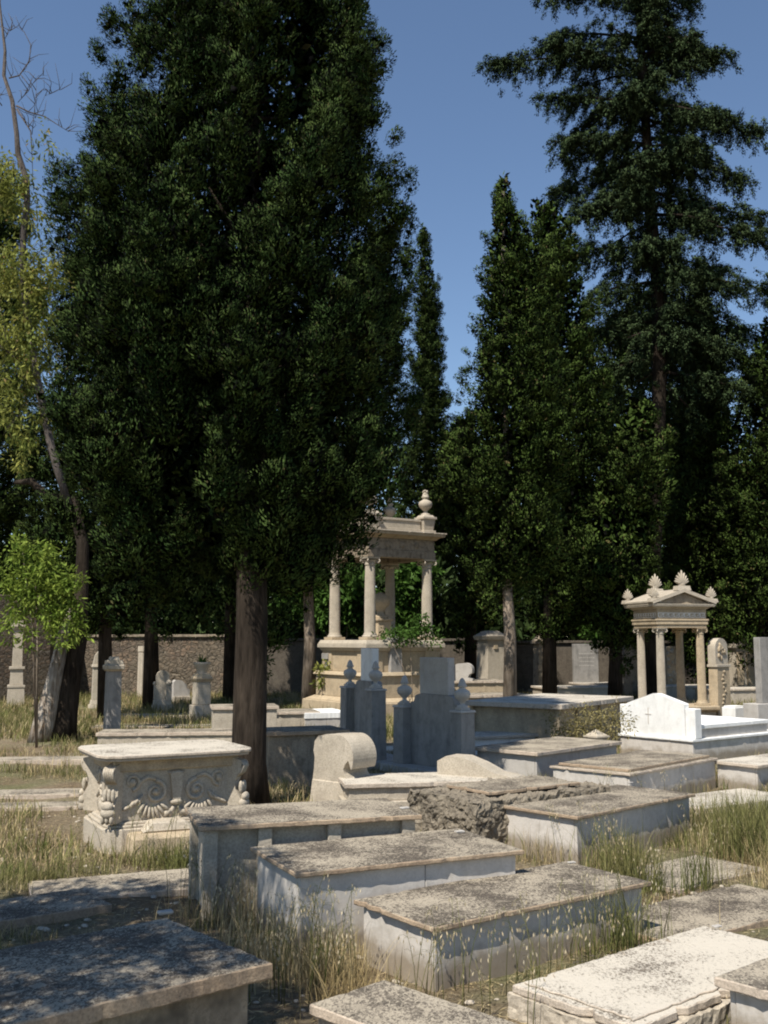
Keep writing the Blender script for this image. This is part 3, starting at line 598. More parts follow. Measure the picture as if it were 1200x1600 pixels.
def pavilion():
    D = 27.; al = R(33); s = 1.78
    N0 = Vector((X(578, 26.2), 26.2)); u = Vector((math.cos(al), math.sin(al))); n = Vector((-u.y, u.x))
    c = N0+u*s/2+n*s/2
    t = thing('columned_pavilion', 'tall stone pavilion with fluted columns on a high base, roof parapet with urns', 'pavilion', c.x, c.y, al); foot(c.x, c.y, al, 3, 3, 2)
    hb = 1.9; h = s/2
    m = MB(); m.frus(0, 0, -.05, .35, s+1.3, s+1.3, s+1.26, s+1.26); m.frus(0, 0, .351, .45, s+1.2, s+1.2, s+.8, s+.8); m.build('lower_step', WARM, t, .02)
    m = MB(); m.frus(0, 0, .45, 1.0, s+.72, s+.72); m.frus(0, 0, 1.0, 1.09, s+.86, s+.86, s+.76, s+.76); m.build('lower_base', WARM, t, .01)
    m = MB(); m.frus(0, 0, 1.09, 1.62, s+.42, s+.42); m.build('pedestal_wall', WARM, t, .01)
    for sx in (-1, 1):
        for sy in (-1, 1):
            m = MB(); m.box(sx*h-.24, sx*h+.24, sy*h-.24, sy*h+.24, 1.091, 1.62); m.build('corner_pier', WARM, t, .01)
    m = MB(); m.frus(0, 0, 1.621, 1.70, s+.52, s+.52, s+.62, s+.62); m.frus(0, 0, 1.701, 1.80, s+.68, s+.68); m.frus(0, 0, 1.801, hb, s+.66, s+.66, s+.56, s+.56); m.build('base_cornice', PALE, t, .008)
    zc = Z(874, 27)
    for sx in (-1, 1):
        for sy in (-1, 1): column(t, sx*h, sy*h, hb+.001, zc, .145, PALE)
    m = MB(); e = s+.34; z = zc+.001
    # hollow beam ring, so the ceiling is open like a canopy
    for sx in (-1, 1): m.box(sx*h-.17, sx*h+.17, -e/2, e/2, z, z+.2)
    for sy in (-1, 1): m.box(-h+.171, h-.171, sy*h-.168, sy*h+.168, z+.001, z+.199)
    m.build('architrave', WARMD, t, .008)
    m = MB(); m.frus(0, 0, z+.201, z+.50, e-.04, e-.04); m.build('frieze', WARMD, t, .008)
    for f_ in range(4):
        for xx in (-.45, 0, .45):
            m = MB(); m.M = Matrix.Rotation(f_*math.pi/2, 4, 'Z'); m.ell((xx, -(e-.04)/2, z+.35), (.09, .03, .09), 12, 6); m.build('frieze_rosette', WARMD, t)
    m = MB(); m.frus(0, 0, z+.501, z+.58, e+.02, e+.02, e+.22, e+.22); m.frus(0, 0, z+.581, z+.66, e+.36, e+.36, e+.40, e+.40); m.build('cornice', WARM, t, .008)
    m = MB(); m.slab(-(e+.44)/2, (e+.44)/2, -(e+.44)/2, (e+.44)/2, z+.661, z+.69, 5); m.build('roof_slab', PALE, t)
    zt = z+.691; q = h-.02
    m = MB()
    for sx in (-1, 1):
        m.box(sx*q-.09, sx*q+.09, -q+.2, q-.2, zt, zt+.10); m.box(sx*q-.06, sx*q+.06, -q+.2, q-.2, zt+.10, zt+.30); m.box(sx*q-.085, sx*q+.085, -q+.2, q-.2, zt+.30, zt+.36)
        m.box(-q+.2, q-.2, sx*q-.09, sx*q+.09, zt, zt+.10); m.box(-q+.2, q-.2, sx*q-.06, sx*q+.06, zt+.10, zt+.30); m.box(-q+.2, q-.2, sx*q-.085, sx*q+.085, zt+.30, zt+.36)
    m.build('parapet', PALE, t, .006)
    for sx in (-1, 1):
        for sy in (-1, 1):
            m = MB(); m.frus(sx*q, sy*q, zt, zt+.08, .40, .40); m.frus(sx*q, sy*q, zt+.081, zt+.38, .30, .30, .38, .38); m.frus(sx*q, sy*q, zt+.381, zt+.44, .44, .44); m.frus(sx*q, sy*q, zt+.441, zt+.50, .36, .36, .28, .28)
            p = m.build('parapet_pier', PALE, t, .006); urn(p, sx*q, sy*q, zt+.501, .66, PALE)
            m = MB()
            rg = random.Random(3)
            for i in range(14): a = rg.uniform(0, 6.28); m.ell((sx*q+.05*math.cos(a), sy*q+.05*math.sin(a), zt+1.06+rg.uniform(0, .11)), (.035, .035, .03), 7, 5)
            m.build('flame_finial', PALE, p)
    # seated bust seen through the columns
    b = thing('stone_bust_pedestal', 'stone pedestal and weathered ornament standing inside the pavilion', 'statue', c.x, c.y, al, hb+.002)
    m = MB(); m.frus(0, 0, 0, .5, .5, .5, .4, .4); m.frus(0, 0, .501, .56, .5, .5); m.build('pedestal', WARM, b, .01)
    m = MB(); m.lathe([(.2, .561), (.22, .62), (.1, .7), (.12, .8), (.24, .95), (.26, 1.1), (.16, 1.2), (.05, 1.26)], 0, 0, 20); m.build('vase', WARM, b)
    return c
PC = pavilion()

# monuments round the pavilion
t, d = mono('pedimented_stele', 'grey stele framed by posts under a curved pediment at the pavilion corner', 'headstone', 528, 1112, 30); k = d/1600
m = MB(); m.box(-22*k, -16*k, -8*k, 8*k, -.05, 80*k); m.build('post', GREY, t, .008)
m = MB(); m.box(14*k, 20*k, -8*k, 8*k, -.05, 80*k); m.build('post', GREY, t, .008)
m = MB(); m.box(-15.9*k, 13.9*k, -5*k, 6*k, -.05, 79*k); m.build('panel', PALE, t, .008)
m = MB(); m.box(-24*k, 23*k, -10*k, 10*k, 80*k+.001, 89*k); m.build('lintel', GREY, t, .008)
m = MB(); m.ext([(-22*k, 89*k+.001), (21*k, 89*k+.001), (14*k, 95*k), (6*k, 102*k), (-2*k, 104*k), (-10*k, 101*k), (-17*k, 95*k)], -8*k, 8*k); m.build('curved_pediment', GREY, t, .008)
t, d = mono('pointed_stele', 'shaded tall stele with pointed top in front of the pavilion base', 'headstone', 614, 1118, 36); k = d/1600
m = MB(); m.frus(0, 0, -.05, 14*k, 34*k, 30*k); m.build('base', PALE, t, .01)
m = MB(); m.frus(0, 0, 14*k+.001, 112*k, 24*k, 22*k, 21*k, 19*k); m.frus(0, 0, 112*k, 116*k, 24*k, 22*k); m.frus(0, 0, 116*k+.001, 125*k, 22*k, 20*k, 1*k, 1*k); m.build('shaft', GREY, t, .008)
t, d = mono('finial_headstone', 'small pale headstone flanked by two posts with turned finials', 'headstone', 706, 1080, 30); k = d/1600
m = MB(); m.ext([(-12*k, -.05), (12*k, -.05), (12*k, 40*k), (9*k, 47*k), (5*k, 43*k), (0, 50*k), (-5*k, 43*k), (-9*k, 47*k), (-12*k, 40*k)], -3*k, 3*k); m.build('slab', PALE, t, .006)
for sx in (-1, 1):
    m = MB(); m.box(sx*16*k-4*k, sx*16*k+4*k, -4*k, 4*k, -.05, 54*k); p = m.build('post', PALE, t, .006)
    m = MB(); m.lathe([(3*k, 54*k), (5*k, 55*k), (5*k, 57*k), (2*k, 58*k), (4.5*k, 61*k), (3*k, 64*k), (1*k, 68*k)], sx*16*k, 0, 14); m.build('finial', PALE, p)
# big flat tomb with small scroll on it
x_, y_ = G(694, 1112); t_, fr_ = tomb_c('wide tomb with reddish slab carrying a small scroll stone, before the pedestal stele', (x_, y_), 14, 1.9, 1.4, .80, th=.06, over=.05, lid=LIDP, base=WARM, seed=81)
t = thing('scroll_stone', 'small grey scroll shaped stone standing on the reddish slab', 'stone', X(722, y_+.4), y_+.45, R(-20), .801)
m = MB(); m.ext([(-.42, 0), (.32, 0), (.33, .05), (.2, .09), (.22, .16)]+arc(.12, .28, .2, -20, 110, 10)+[(-.1, .46), (-.25, .38), (-.36, .22), (-.4, .1)], -.11, .13, 'y'); m.build('scroll_block', MARBLE, t, .006)
m = MB(); m.ell((-.5, -.05, .09), (.13, .12, .09)); m.build('small_boulder', PALE, t)
t, d = mono('pedestal_stele', 'tapering pale pedestal with gabled cap left of the slim cypress trunk', 'headstone', 768, 1098, 30); k = d/1600
m = MB(); m.frus(0, 0, -.05, 28*k, 46*k, 40*k); m.build('base', PALE, t, .01)
m = MB(); m.frus(0, 0, 28*k+.001, 96*k, 36*k, 32*k, 31*k, 27*k); m.build('shaft', PALE, t, .008)
m = MB(); m.frus(0, 0, 96*k+.001, 102*k, 38*k, 35*k, 41*k, 38*k); m.frus(0, 0, 102*k+.001, 110*k, 40*k, 37*k, 18*k, 14*k); m.build('gabled_cap', PALE, t, .006)
m = MB(); m.box(-5*k, 2*k, -15.8*k, -14*k, 82*k, 88*k); m.build('carved_mark', WARM, t, .003)
x_, y_ = G(738, 1140); tomb_c('tan tomb with carved side panels right of the urn monument', (x_-.15, y_), 22, 1.6, 1.0, .72, th=.06, over=.05, lid=LIDP, base=WARM, seed=82, style='panels')
x_, y_ = G(742, 1188); t, _ = tomb_c('stepped white marble grave directly right of the urn monument', (x_-.2, y_), 25, 1.7, .8, .36, th=.05, over=.06, lid=LIDW, base=WHITE, seed=83, plinth=True)
x_, y_ = G(745, 1160); tomb_c('long low pale tomb leading to the vine covered tomb', (x_, y_), 16, 2.0, .8, .34, th=.05, over=.05, lid=LIDW, base=WARM, seed=84)
# big tomb T
T_T, _ = tomb('big tomb with overhanging slab on pilasters, its side overgrown with vines', (817, 1086), (878, 1101), (990, 1088), .86, .08, .1, LIDW, WARM, 15, style='pilaster')
t, d = mono('capped_stone_post', 'little stone post with a pyramid cap by the vine covered tomb', 'post', 933, 1194, 36); k = d/1600
m = MB(); m.frus(0, 0, -.05, 40*k, 22*k, 22*k); m.build('post', PALE, t, .008)
m = MB(); m.frus(0, 0, 40*k+.001, 43*k, 29*k, 29*k); m.frus(0, 0, 43*k+.001, 52*k, 26*k, 26*k, 2*k, 2*k); m.build('pyramid_cap', PALE, t, .005)

# white headboard tomb
def headboard_tomb():
    B = Vector(G(1083, 1156, .38)); A = Vector(G(970, 1145, .38)); rz = R(38)
    u = Vector((math.cos(rz), math.sin(rz))); n = Vector((-u.y, u.x)); W = (A-B).dot(n); L = 2.6; c = B+u*L/2+n*W/2
    t = thing('headboard_tomb', 'bright white marble tomb with a low gabled headboard', 'tomb', c.x, c.y, rz); foot(c.x, c.y, rz, L, W, 1)
    l, q = L/2, W/2
    m = MB(); m.box(-l+.03, l-.03, -q+.03, q-.03, -.05, .339); m.build('base', PANEL, t, .006)
    m = MB(); m.slab(-l, l, -q, q, .34, .38, 5, .002); m.build('ledge', WHITE, t)
    m = MB(); m.box(-l+.36, l-.4, -q+.1, q-.1, .381, .52); m.build('grave_box', MARBLE, t, .006)
    m = MB(); m.slab(-l+.33, l-.37, -q+.07, q-.07, .521, .58, 6, .002); m.build('grave_slab', WHITE, t)
    hw = q-.18; z0 = .381
    m = MB(); m.ext([(-hw, z0), (hw, z0), (hw, z0+.50), (hw*.06, z0+.67), (-hw*.10, z0+.67), (-hw, z0+.53)], -l+.05, -l+.17, 'x'); m.build('headboard', WHITE, t, .01)
    for sy in (-1, 1):
        m = MB(); m.box(-l+.07, -l+.24, sy*(q-.09)-.088, sy*(q-.09)+.088, z0, z0+(.46 if sy < 0 else .47)); m.build('corner_block', WHITE, t, .01)
    # carved cross
    m = MB(); m.box(-l+.044, -l+.06, .13, .145, z0+.18, z0+.44); m.box(-l+.044, -l+.06, .08, .195, z0+.33, z0+.345); m.build('carved_cross', PANEL, t)
headboard_tomb()

# temple
def temple():
    D = 22.3; al = R(11.5); s = .94
    N0 = Vector((X(1033, D), D)); u = Vector((math.cos(al), math.sin(al))); n = Vector((-u.y, u.x))
    c = N0+u*s/2+n*s/2
    t = thing('small_temple_monument', 'little open temple with four columns, pediment and palmette acroteria', 'monument', c.x, c.y, al); foot(c.x, c.y, al, 1.8, 1.8, 1)
    h = s/2; k = D/1600; z0 = Z(1103, D)
    m = MB(); m.frus(0, 0, -.05, z0-.12, 1.35, 1.35); m.frus(0, 0, z0-.119, z0-.06, 1.4, 1.4, 1.5, 1.5); m.frus(0, 0, z0-.059, z0, 1.48, 1.48); m.build('base', WARM, t, .01)
    z1 = Z(981, D)
    for sx in (-1, 1):
        for sy in (-1, 1): column(t, sx*h, sy*h, z0+.001, z1, .092, PALE if sx < 0 else WARM)
    e = s+.22
    m = MB(); m.frus(0, 0, z1, z1+.07, e, e); m.frus(0, 0, z1+.071, z1+.15, e+.05, e+.05); m.frus(0, 0, z1+.151, z1+.19, e+.08, e+.08); m.build('architrave', WARM, t, .006)
    m = MB(); m.frus(0, 0, z1+.191, z1+.40, e, e); m.build('frieze', WARM, t, .006)
    m = MB()
    for f_ in range(4):
        m.M = Matrix.Rotation(f_*math.pi/2, 4, 'Z'); y_ = -e/2-.006; zz = z1+.235
        nk = 9
        for i in range(nk):
            x0 = -e/2+.03+i*(e-.06)/nk; w_ = (e-.06)/nk*.92; a = .014
            m.box(x0, x0+a, y_, y_+.01, zz, zz+.09); m.box(x0+a, x0+w_, y_, y_+.01, zz+.09-a, zz+.09); m.box(x0+w_-a, x0+w_, y_, y_+.01, zz+.03, zz+.09-a-.001)
            m.box(x0+w_*.4, x0+w_-a-.001, y_, y_+.01, zz+.03, zz+.03+a); m.box(x0+a+.001, x0+(e-.06)/nk, y_, y_+.01, zz-.012, zz+.002)
    m.M = Matrix.Identity(4); m.build('meander_band', WHITE, t)
    zz = z1+.401
    m = MB(); m.frus(0, 0, zz, zz+.05, e+.02, e+.02, e+.16, e+.16); m.frus(0, 0, zz+.051, zz+.11, e+.28, e+.28, e+.32, e+.32); m.build('cornice', PALE, t, .006)
    # gabled roof, ridge along local y is hidden; pediment faces local -y
    e2 = (e+.34)/2; zr = zz+.111; hr = .30
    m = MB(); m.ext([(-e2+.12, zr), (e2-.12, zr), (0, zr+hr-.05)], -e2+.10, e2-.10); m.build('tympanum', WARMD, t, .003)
    for sg in (-1, 1):
        m = MB(); m.ext([(0, zr+hr-.045), (sg*(e2-.02), zr+.001), (sg*e2, zr+.03), (sg*e2, zr+.07), (0, zr+hr+.03)], -e2, e2)
        m.build('roof_slope', PALE, t, .006)
    def acro(x, y, z, s_, nm='acroterion'):
        m = MB(); m.frus(x, y, z, z+s_*.25, s_*.8, s_*.6, s_*.7, s_*.5)
        for i in range(9):
            a = R(-64+i*16); L_ = s_*.86*(1-.52*abs(math.sin(a)))
            m.M = Matrix.Translation((x+.22*s_*math.sin(a), y, z+s_*.35+L_*.35*math.cos(a))) @ Matrix.Rotation(a, 4, 'Y')
            m.ell((0, 0, 0), (s_*.065, s_*.14, L_*.55), 8, 6); m.M = Matrix.Identity(4)
        m.ell((x, y, z+s_*.34), (s_*.22, s_*.13, s_*.2)); m.build(nm, PALE, t)
    acro(0, -e2+.12, zr+hr-.01, .40); acro(0, e2-.12, zr+hr-.01, .40)
    for sx in (-1, 1):
        for sy in (-1, 1): acro(sx*(e2-.08), sy*(e2-.10), zr+.04, .31)
temple()
t, d = mono('arched_stele', 'slim beige stele with an arched top carved with a relief, right of the little temple', 'headstone', 1127, 1138, 36); k = d/1600
w_ = 17*k; m = MB(); m.ext([(-w_, -.05), (w_, -.05), (w_*.86, 93*k), (-w_*.86, 93*k)], -8*k, 8*k); m.build('shaft', WARM, t, .008)
m = MB(); m.frus(0, 0, 93*k+.001, 97*k, 34*k, 19*k); m.build('band', PALE, t, .006)
m = MB(); m.ext([(-w_*.9, 97*k+.001), (w_*.9, 97*k+.001)]+arc(0, 122*k, w_*.9, 0, 180, 16), -6*k, 8*k); m.build('arched_head', PALE, t, .006)
rg = random.Random(8); m = MB()
for i in range(16): m.ell((rg.uniform(-8, 8)*k, -6.5*k, (104+rg.uniform(0, 24))*k), (rg.uniform(2, 4)*k, 2*k, rg.uniform(2, 4)*k), 8, 5)
for i in range(9): m.ell((rg.uniform(-4, 4)*k, -8.2*k, (38+i*6)*k), (rg.uniform(2, 5)*k, 1.2*k, 2.5*k), 8, 5)
m.build('relief', WARM, t)
t, d = mono('tapered_obelisk', 'shaded tapering stele left of the little temple', 'obelisk', 990, 1092, 36); k = d/1600
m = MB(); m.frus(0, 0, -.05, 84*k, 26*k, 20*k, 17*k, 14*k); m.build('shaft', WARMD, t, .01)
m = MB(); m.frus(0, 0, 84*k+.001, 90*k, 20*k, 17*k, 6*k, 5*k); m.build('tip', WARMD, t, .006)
t, d = mono('white_box', 'small plain white marble box on the grave behind the headboard tomb', 'box', 1149, 1146, 36); k = d/1600
m = MB(); m.frus(0, 0, -.05, 40*k, 30*k, 24*k); m.build('marble_box', WHITE, t, .01)
m = MB(); m.box(-13*k, 13*k, -10*k, 10*k, 40*k+.001, 42*k); m.build('lid', WHITE, t, .004)
t, d = mono('tall_grey_stele', 'tall flat grey stele on a pale block, cut by the right edge', 'headstone', 1204, 1152, 30); k = d/1600
m = MB(); m.box(-42*k, 60*k, -14*k, 14*k, -.05, 52*k); m.build('base_block', MARBLE, t, .008)
m = MB(); m.box(-22*k, 45*k, -6*k, 6*k, 52*k+.001, 152*k); m.build('slab', GREY, t, .008)

# shaded monuments beyond, right background
t, d = mono('shaded_cabinet_monument', 'dim stone monument with a flat cap under the trees at the right', 'monument', 1160, 1092, 20); k = d/1600
m = MB(); m.frus(0, 0, -.05, 18*k, 62*k, 50*k); m.build('base', PALE, t, .01)
m = MB(); m.frus(0, 0, 18*k, 78*k, 50*k, 40*k); m.build('body', PALE, t, .01)
for sx in (-18, 0, 18):
    m = MB(); m.box((sx-6)*k, (sx+6)*k, -22*k, -20.1*k, 22*k, 72*k); m.build('panel', WARM, t, .006)
m = MB(); m.frus(0, 0, 78*k+.001, 84*k, 58*k, 48*k); m.frus(0, 0, 84*k+.001, 96*k, 30*k, 26*k, 24*k, 20*k); m.build('flat_cap', PALE, t, .008)
t, d = mono('roofed_shrine', 'dark roofed tomb shrine cut by the right edge under the trees', 'monument', 1220, 1092, 20); k = d/1600
m = MB(); m.frus(0, 0, -.05, 120*k, 62*k, 50*k); m.build('walls', WARMD, t, .01)
m = MB(); m.frus(0, 0, 120*k+.001, 128*k, 84*k, 70*k); m.frus(0, 0, 128*k+.001, 138*k, 76*k, 64*k, 40*k, 30*k); m.build('roof', PALE, t, .008)
t, d = mono('gabled_brown_stele', 'dim brown stele with a gable, beyond the slim cypress trunk', 'headstone', 848, 1090, 20); k = d/1600
m = MB(); m.frus(0, 0, -.05, 82*k, 24*k, 20*k, 20*k, 17*k); m.frus(0, 0, 82*k+.001, 87*k, 28*k, 23*k); m.ext([(-13*k, 87*k), (13*k, 87*k), (0, 98*k)], -9*k, 9*k); m.build('shaft', WARMD, t, .008)
m = MB(); m.frus(0, 0, -.05, 12*k, 34*k, 30*k); m.build('base', WARMD, t, .008)
def panel_stone(px, w, label):
    t, d = mono('shaded_inscribed_stone', label, 'headstone', px, 1090, 12, 'inscribed stones in the shade at the back'); k = d/1600
    m = MB(); m.box(-w/2*k, w/2*k, -4*k, 4*k, -.05, 82*k); m.build('slab', GREY, t, .008)
    m = MB(); rg = random.Random(px)
    for r_ in range(4):
        x = -w*.3
        while x < w*.3:
            l_ = rg.uniform(1, 3.); m.box(x*k, (x+l_)*k, -4.25*k, -4.02*k, (66-r_*6)*k, (67.6-r_*6)*k); x += l_+rg.uniform(.7, 1.5)
    m.build('engraved_lines', MARBLE, t)
panel_stone(916, 40, 'dim inscribed marble slab at the back, left of the pair')
panel_stone(972, 36, 'dim inscribed marble slab at the back, right of the pair')
for i, (px, py, L_, W_, lb) in enumerate(((905, 1100, 2.6, 1.0, 'low shaded tomb behind the vine covered tomb'), (960, 1092, 2.8, 1.0, 'low shaded tomb left behind the little temple'), (1075, 1098, 2.4, 1.0, 'low shaded tomb seen through the temple columns'), (1170, 1104, 2.6, 1., 'low shaded tomb between the arched stele and the grey stele'), (1010, 1070, 3., 1.1, 'farthest low tomb in the dark behind the temple'))):
    x_, y_ = G(px, py); tomb_c(lb, (x_-1.1, y_), 12, L_, W_, .5, th=.06, over=.05, lid=LIDW, base=PALE, seed=90+i)
t, d = mono('foliage_carved_stele', 'dim carved stele glimpsed between the temple columns', 'headstone', 1052, 1092, 20); k = d/1600
m = MB(); m.frus(0, 0, -.05, 80*k, 34*k, 20*k, 30*k, 18*k); m.build('shaft', WARM, t, .01)
rg = random.Random(5); m = MB()
for i in range(26): m.ell((rg.uniform(-13, 13)*k, -9.5*k, rg.uniform(25, 76)*k), (3*k, 2*k, 3*k), 7, 5)
m.build('leaf_relief', PALE, t)

# ---------------------------------------------------------------- walls
def wall(label, x0, y0, x1, y1, h, th, mat, cap=True, name='boundary_wall'):
    L = math.hypot(x1-x0, y1-y0); rz = math.atan2(y1-y0, x1-x0)
    t = thing(name, label, 'wall', (x0+x1)/2, (y0+y1)/2, rz)
    m = MB(); m.box(-L/2, L/2, -th/2, th/2, -.1, h); m.build('wall_body', mat, t, .02)
    if cap:
        i = 0; x = -L/2
        m = MB(); rg = random.Random(int(L*10))
        while x < L/2-.2:
            l_ = min(rg.uniform(1.0, 1.6), L/2-x); dz = rg.uniform(-.01, .015)
            m.box(x, x+l_-.01, -th/2-.08, th/2+.08, h+.001+dz+.012, h+.10+dz); x += l_
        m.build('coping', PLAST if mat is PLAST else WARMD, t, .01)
YW = 36.
wall('long rubble back wall with stone coping behind the left monuments', X(125, YW), YW, X(372, YW), YW, Z(996, YW), .5, RUB)
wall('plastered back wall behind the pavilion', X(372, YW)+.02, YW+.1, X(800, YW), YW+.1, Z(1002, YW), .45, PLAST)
wall('boundary wall at the right, plaster colour darkened for deep shade', X(800, YW)+.02, YW+.3, X(1350, YW), YW+.3, Z(1006, YW), .45, PLAST)
wall('tall rough rubble wall at the far left', X(-160, 30), 30, X(64, 33), 33.4, 3.3, .6, RUB, False, 'rubble_wall')
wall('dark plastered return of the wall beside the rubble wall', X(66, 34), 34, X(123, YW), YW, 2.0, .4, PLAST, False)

# ---------------------------------------------------------------- foliage
def nrm(a): return a/np.maximum(np.linalg.norm(a, axis=-1, keepdims=True), 1e-9)
def leafmesh(name, P, D, Nn, L, W, mat, parent=None, soft=None):
    S = nrm(np.cross(D, Nn)); n = len(P); L = np.broadcast_to(np.asarray(L), (n,))[:, None]; W = np.broadcast_to(np.asarray(W), (n,))[:, None]
    v = np.empty((n, 4, 3)); v[:, 0] = P; v[:, 1] = P+D*L*.5+S*W*.5; v[:, 2] = P+D*L; v[:, 3] = P+D*L*.5-S*W*.5
    me = bpy.data.meshes.new(name); me.vertices.add(4*n); me.vertices.foreach_set('co', v.reshape(-1).astype(np.float32))
    me.loops.add(4*n); me.loops.foreach_set('vertex_index', np.arange(4*n, dtype=np.int32)); me.polygons.add(n)
    me.polygons.foreach_set('loop_start', np.arange(0, 4*n, 4, dtype=np.int32)); me.polygons.foreach_set('loop_total', np.full(n, 4, dtype=np.int32))
    me.update(calc_edges=True); me.materials.append(mat)
    at_ = me.attributes.new('clump_normal', 'FLOAT_VECTOR', 'POINT'); at_.data.foreach_set('vector', np.repeat(Nn if soft is None else soft, 4, 0).reshape(-1).astype(np.float32))
    o = bpy.data.objects.new(name, me); COL.objects.link(o)
    if parent is not None: o.parent = parent
    return o
def plumes(rg, base, dirn, lp, rr, m, ll, lw, droop=0.):
    n = len(base); s = rg.random((n, m, 1)); d = dirn[:, None, :]
    rad = rg.normal(size=(n, m, 3)); rad -= d*np.sum(rad*d, -1, keepdims=True); rad = nrm(rad)
    lp = np.broadcast_to(np.asarray(lp), (n,))[:, None, None]
    P = base[:, None, :]+d*lp*s+rad*rr*(1-.55*s)*np.sqrt(rg.random((n, m, 1)))
    D = nrm(d*.75+rad*.6+rg.normal(size=(n, m, 3))*.35+np.array([0, 0, -droop]))
    Nn = nrm(rad*.9+np.array([0, 0, .45])+rg.normal(size=(n, m, 3))*.45)
    L = ll*(.6+.8*rg.random((n, m))); W = lw*(.7+.6*rg.random((n, m)))
    return P.reshape(-1, 3), D.reshape(-1, 3), Nn.reshape(-1, 3), L.reshape(-1), W.reshape(-1)
def cat(parts): return [np.concatenate(x) for x in zip(*parts)]
def tufts(rg, C, ax, rt, m, ll, lw, core=3, stretch=1.5, outw=None):
    """round sprays of scale leaves lying shingled over small balls, with a few big leaves inside"""
    n = len(C); rt = np.broadcast_to(np.asarray(rt, float), (n,))[:, None, None]; a = ax[:, None, :]
    q = nrm(rg.normal(size=(n, m, 3))); al = np.sum(q*a, -1, keepdims=True)
    P = C[:, None, :]+(q+a*al*(stretch-1))*rt*(.8+.26*rg.random((n, m, 1)))
    D = nrm(a*.9+q*.22+rg.normal(size=(n, m, 3))*.34); Nn = nrm(q+np.array([0, 0, .1])+rg.normal(size=(n, m, 3))*.24)
    k = (rt[:, :, 0]/rt.mean()); L = ll*k*(.6+.8*rg.random((n, m))); W = lw*k*(.7+.6*rg.random((n, m)))
    o_ = np.zeros((n, 1, 3)) if outw is None else outw[:, None, :]; Sn = nrm(q+o_*.5+rg.normal(size=(n, m, 3))*.12)
    A = (P.reshape(-1, 3), D.reshape(-1, 3), Nn.reshape(-1, 3), L.reshape(-1), W.reshape(-1), Sn.reshape(-1, 3))
    cd = nrm(rg.normal(size=(n, core, 3))); cn = nrm(rg.normal(size=(n, core, 3))); R1 = np.broadcast_to(rt, (n, core, 1)).reshape(-1)
    B = ((C[:, None, :]-cd*rt*.7).reshape(-1, 3), cd.reshape(-1, 3), cn.reshape(-1, 3), R1*1.2, R1*.8, cd.reshape(-1, 3))
    return cat([A, B])
def crown(rg, prof, dens, m, s, lobes=.14, back=.4, up=.9, inner=2500, rag=.25, inn=.62, k=24, ll=.055, lw=.024):
    """prof rows: height, radius, centre x, centre y (metres)."""
    prof = np.array(prof, float); hs = prof[:, 0]
    gh = np.linspace(hs[0], hs[-1], 200); gr = np.interp(gh, hs, prof[:, 1])+.05; cdf = np.cumsum(gr); cdf /= cdf[-1]
    area = 2*np.pi*gr.mean()*(hs[-1]-hs[0]); nb = int(dens*area/(.34*s*s))
    h = np.interp(rg.random(nb), cdf, gh); th = rg.random(nb)*2*np.pi
    keep = (np.sin(th) < .25) | (rg.random(nb) < back); h, th = h[keep], th[keep]; n = len(h)
    r = np.interp(h, hs, prof[:, 1]); cx = np.interp(h, hs, prof[:, 2]); cy = np.interp(h, hs, prof[:, 3])
    ph = rg.random(4)*6
    lob = 1+lobes*np.sin(3*th+h*1.1/s+ph[0])+lobes*.8*np.sin(5*th-1.9*h/s+ph[1])+lobes*.7*np.sin(2*th+3.1*h/s+ph[2])
    R_ = r*lob*(1.05-rag*rg.random(n)**1.4)
    out = np.stack([np.cos(th), np.sin(th), 0*th], -1); upv = np.array([0, 0, 1.])
    tip = np.stack([cx, cy, h], -1)+out*R_[:, None]
    d = nrm(out*(.25+.5*rg.random((n, 1)))+upv*up+rg.normal(size=(n, 3))*.12)
    lb = (.6+.8*rg.random(n))*s*np.clip(R_/(.6*s), .5, 1); rb = (.17+.14*rg.random(n))*s*np.clip(R_/(.6*s), .4, 1)
    t = rg.random((n, k, 1))**.9
    q = rg.normal(size=(n, k, 3)); q -= d[:, None]*np.sum(q*d[:, None], -1, keepdims=True); q = nrm(q)
    C = tip[:, None]-d[:, None]*lb[:, None, None]*t+q*rb[:, None, None]*np.minimum(1, t*2.2+.1)**.7*(.55+.45*rg.random((n, k, 1)))
    rt = (.085+.065*rg.random((n, k)))*s*(.65+.5*t[..., 0])
    ax = nrm(d[:, None]*1.0+q*.55+rg.normal(size=(n, k, 3))*.2)
    A = tufts(rg, C.reshape(-1, 3), ax.reshape(-1, 3), rt.reshape(-1), m, ll*s, lw*s, outw=q.reshape(-1, 3))
    hi = np.interp(rg.random(inner), cdf, gh); ti = rg.random(inner)*2*np.pi; ri = np.interp(hi, hs, prof[:, 1])*np.sqrt(rg.random(inner))*inn
    Pi = np.stack([np.interp(hi, hs, prof[:, 2])+ri*np.cos(ti), np.interp(hi, hs, prof[:, 3])+ri*np.sin(ti), hi], -1)
    Di = nrm(rg.normal(size=(inner, 3))+np.array([0, 0, .6])); Ni = nrm(rg.normal(size=(inner, 3)))
    B = (Pi, Di, Ni, np.full(inner, .15*s), np.full(inner, .08*s), Ni)
    return cat([A, B])
def tree(name, label, leaves, mat, trunk_paths, bark, x, y, group=None, extra=None):
    t = thing(name, label, 'tree', x, y, 0, 0, group)
    P, D, Nn, L, W = leaves[:5]; leafmesh('crown', P-np.array([x, y, 0]), D, Nn, L, W, mat, t, leaves[5] if len(leaves) > 5 else None)
    rg = random.Random(len(P)); m = MB()
    for path, rad in trunk_paths: m.tube([(p[0]-x, p[1]-y, p[2]) for p in path], rad, 12, .07, rg)
    m.build('trunk', bark, t); return t
def pt(px, py, d): return (X(px, d, py), d, Z(py, d))
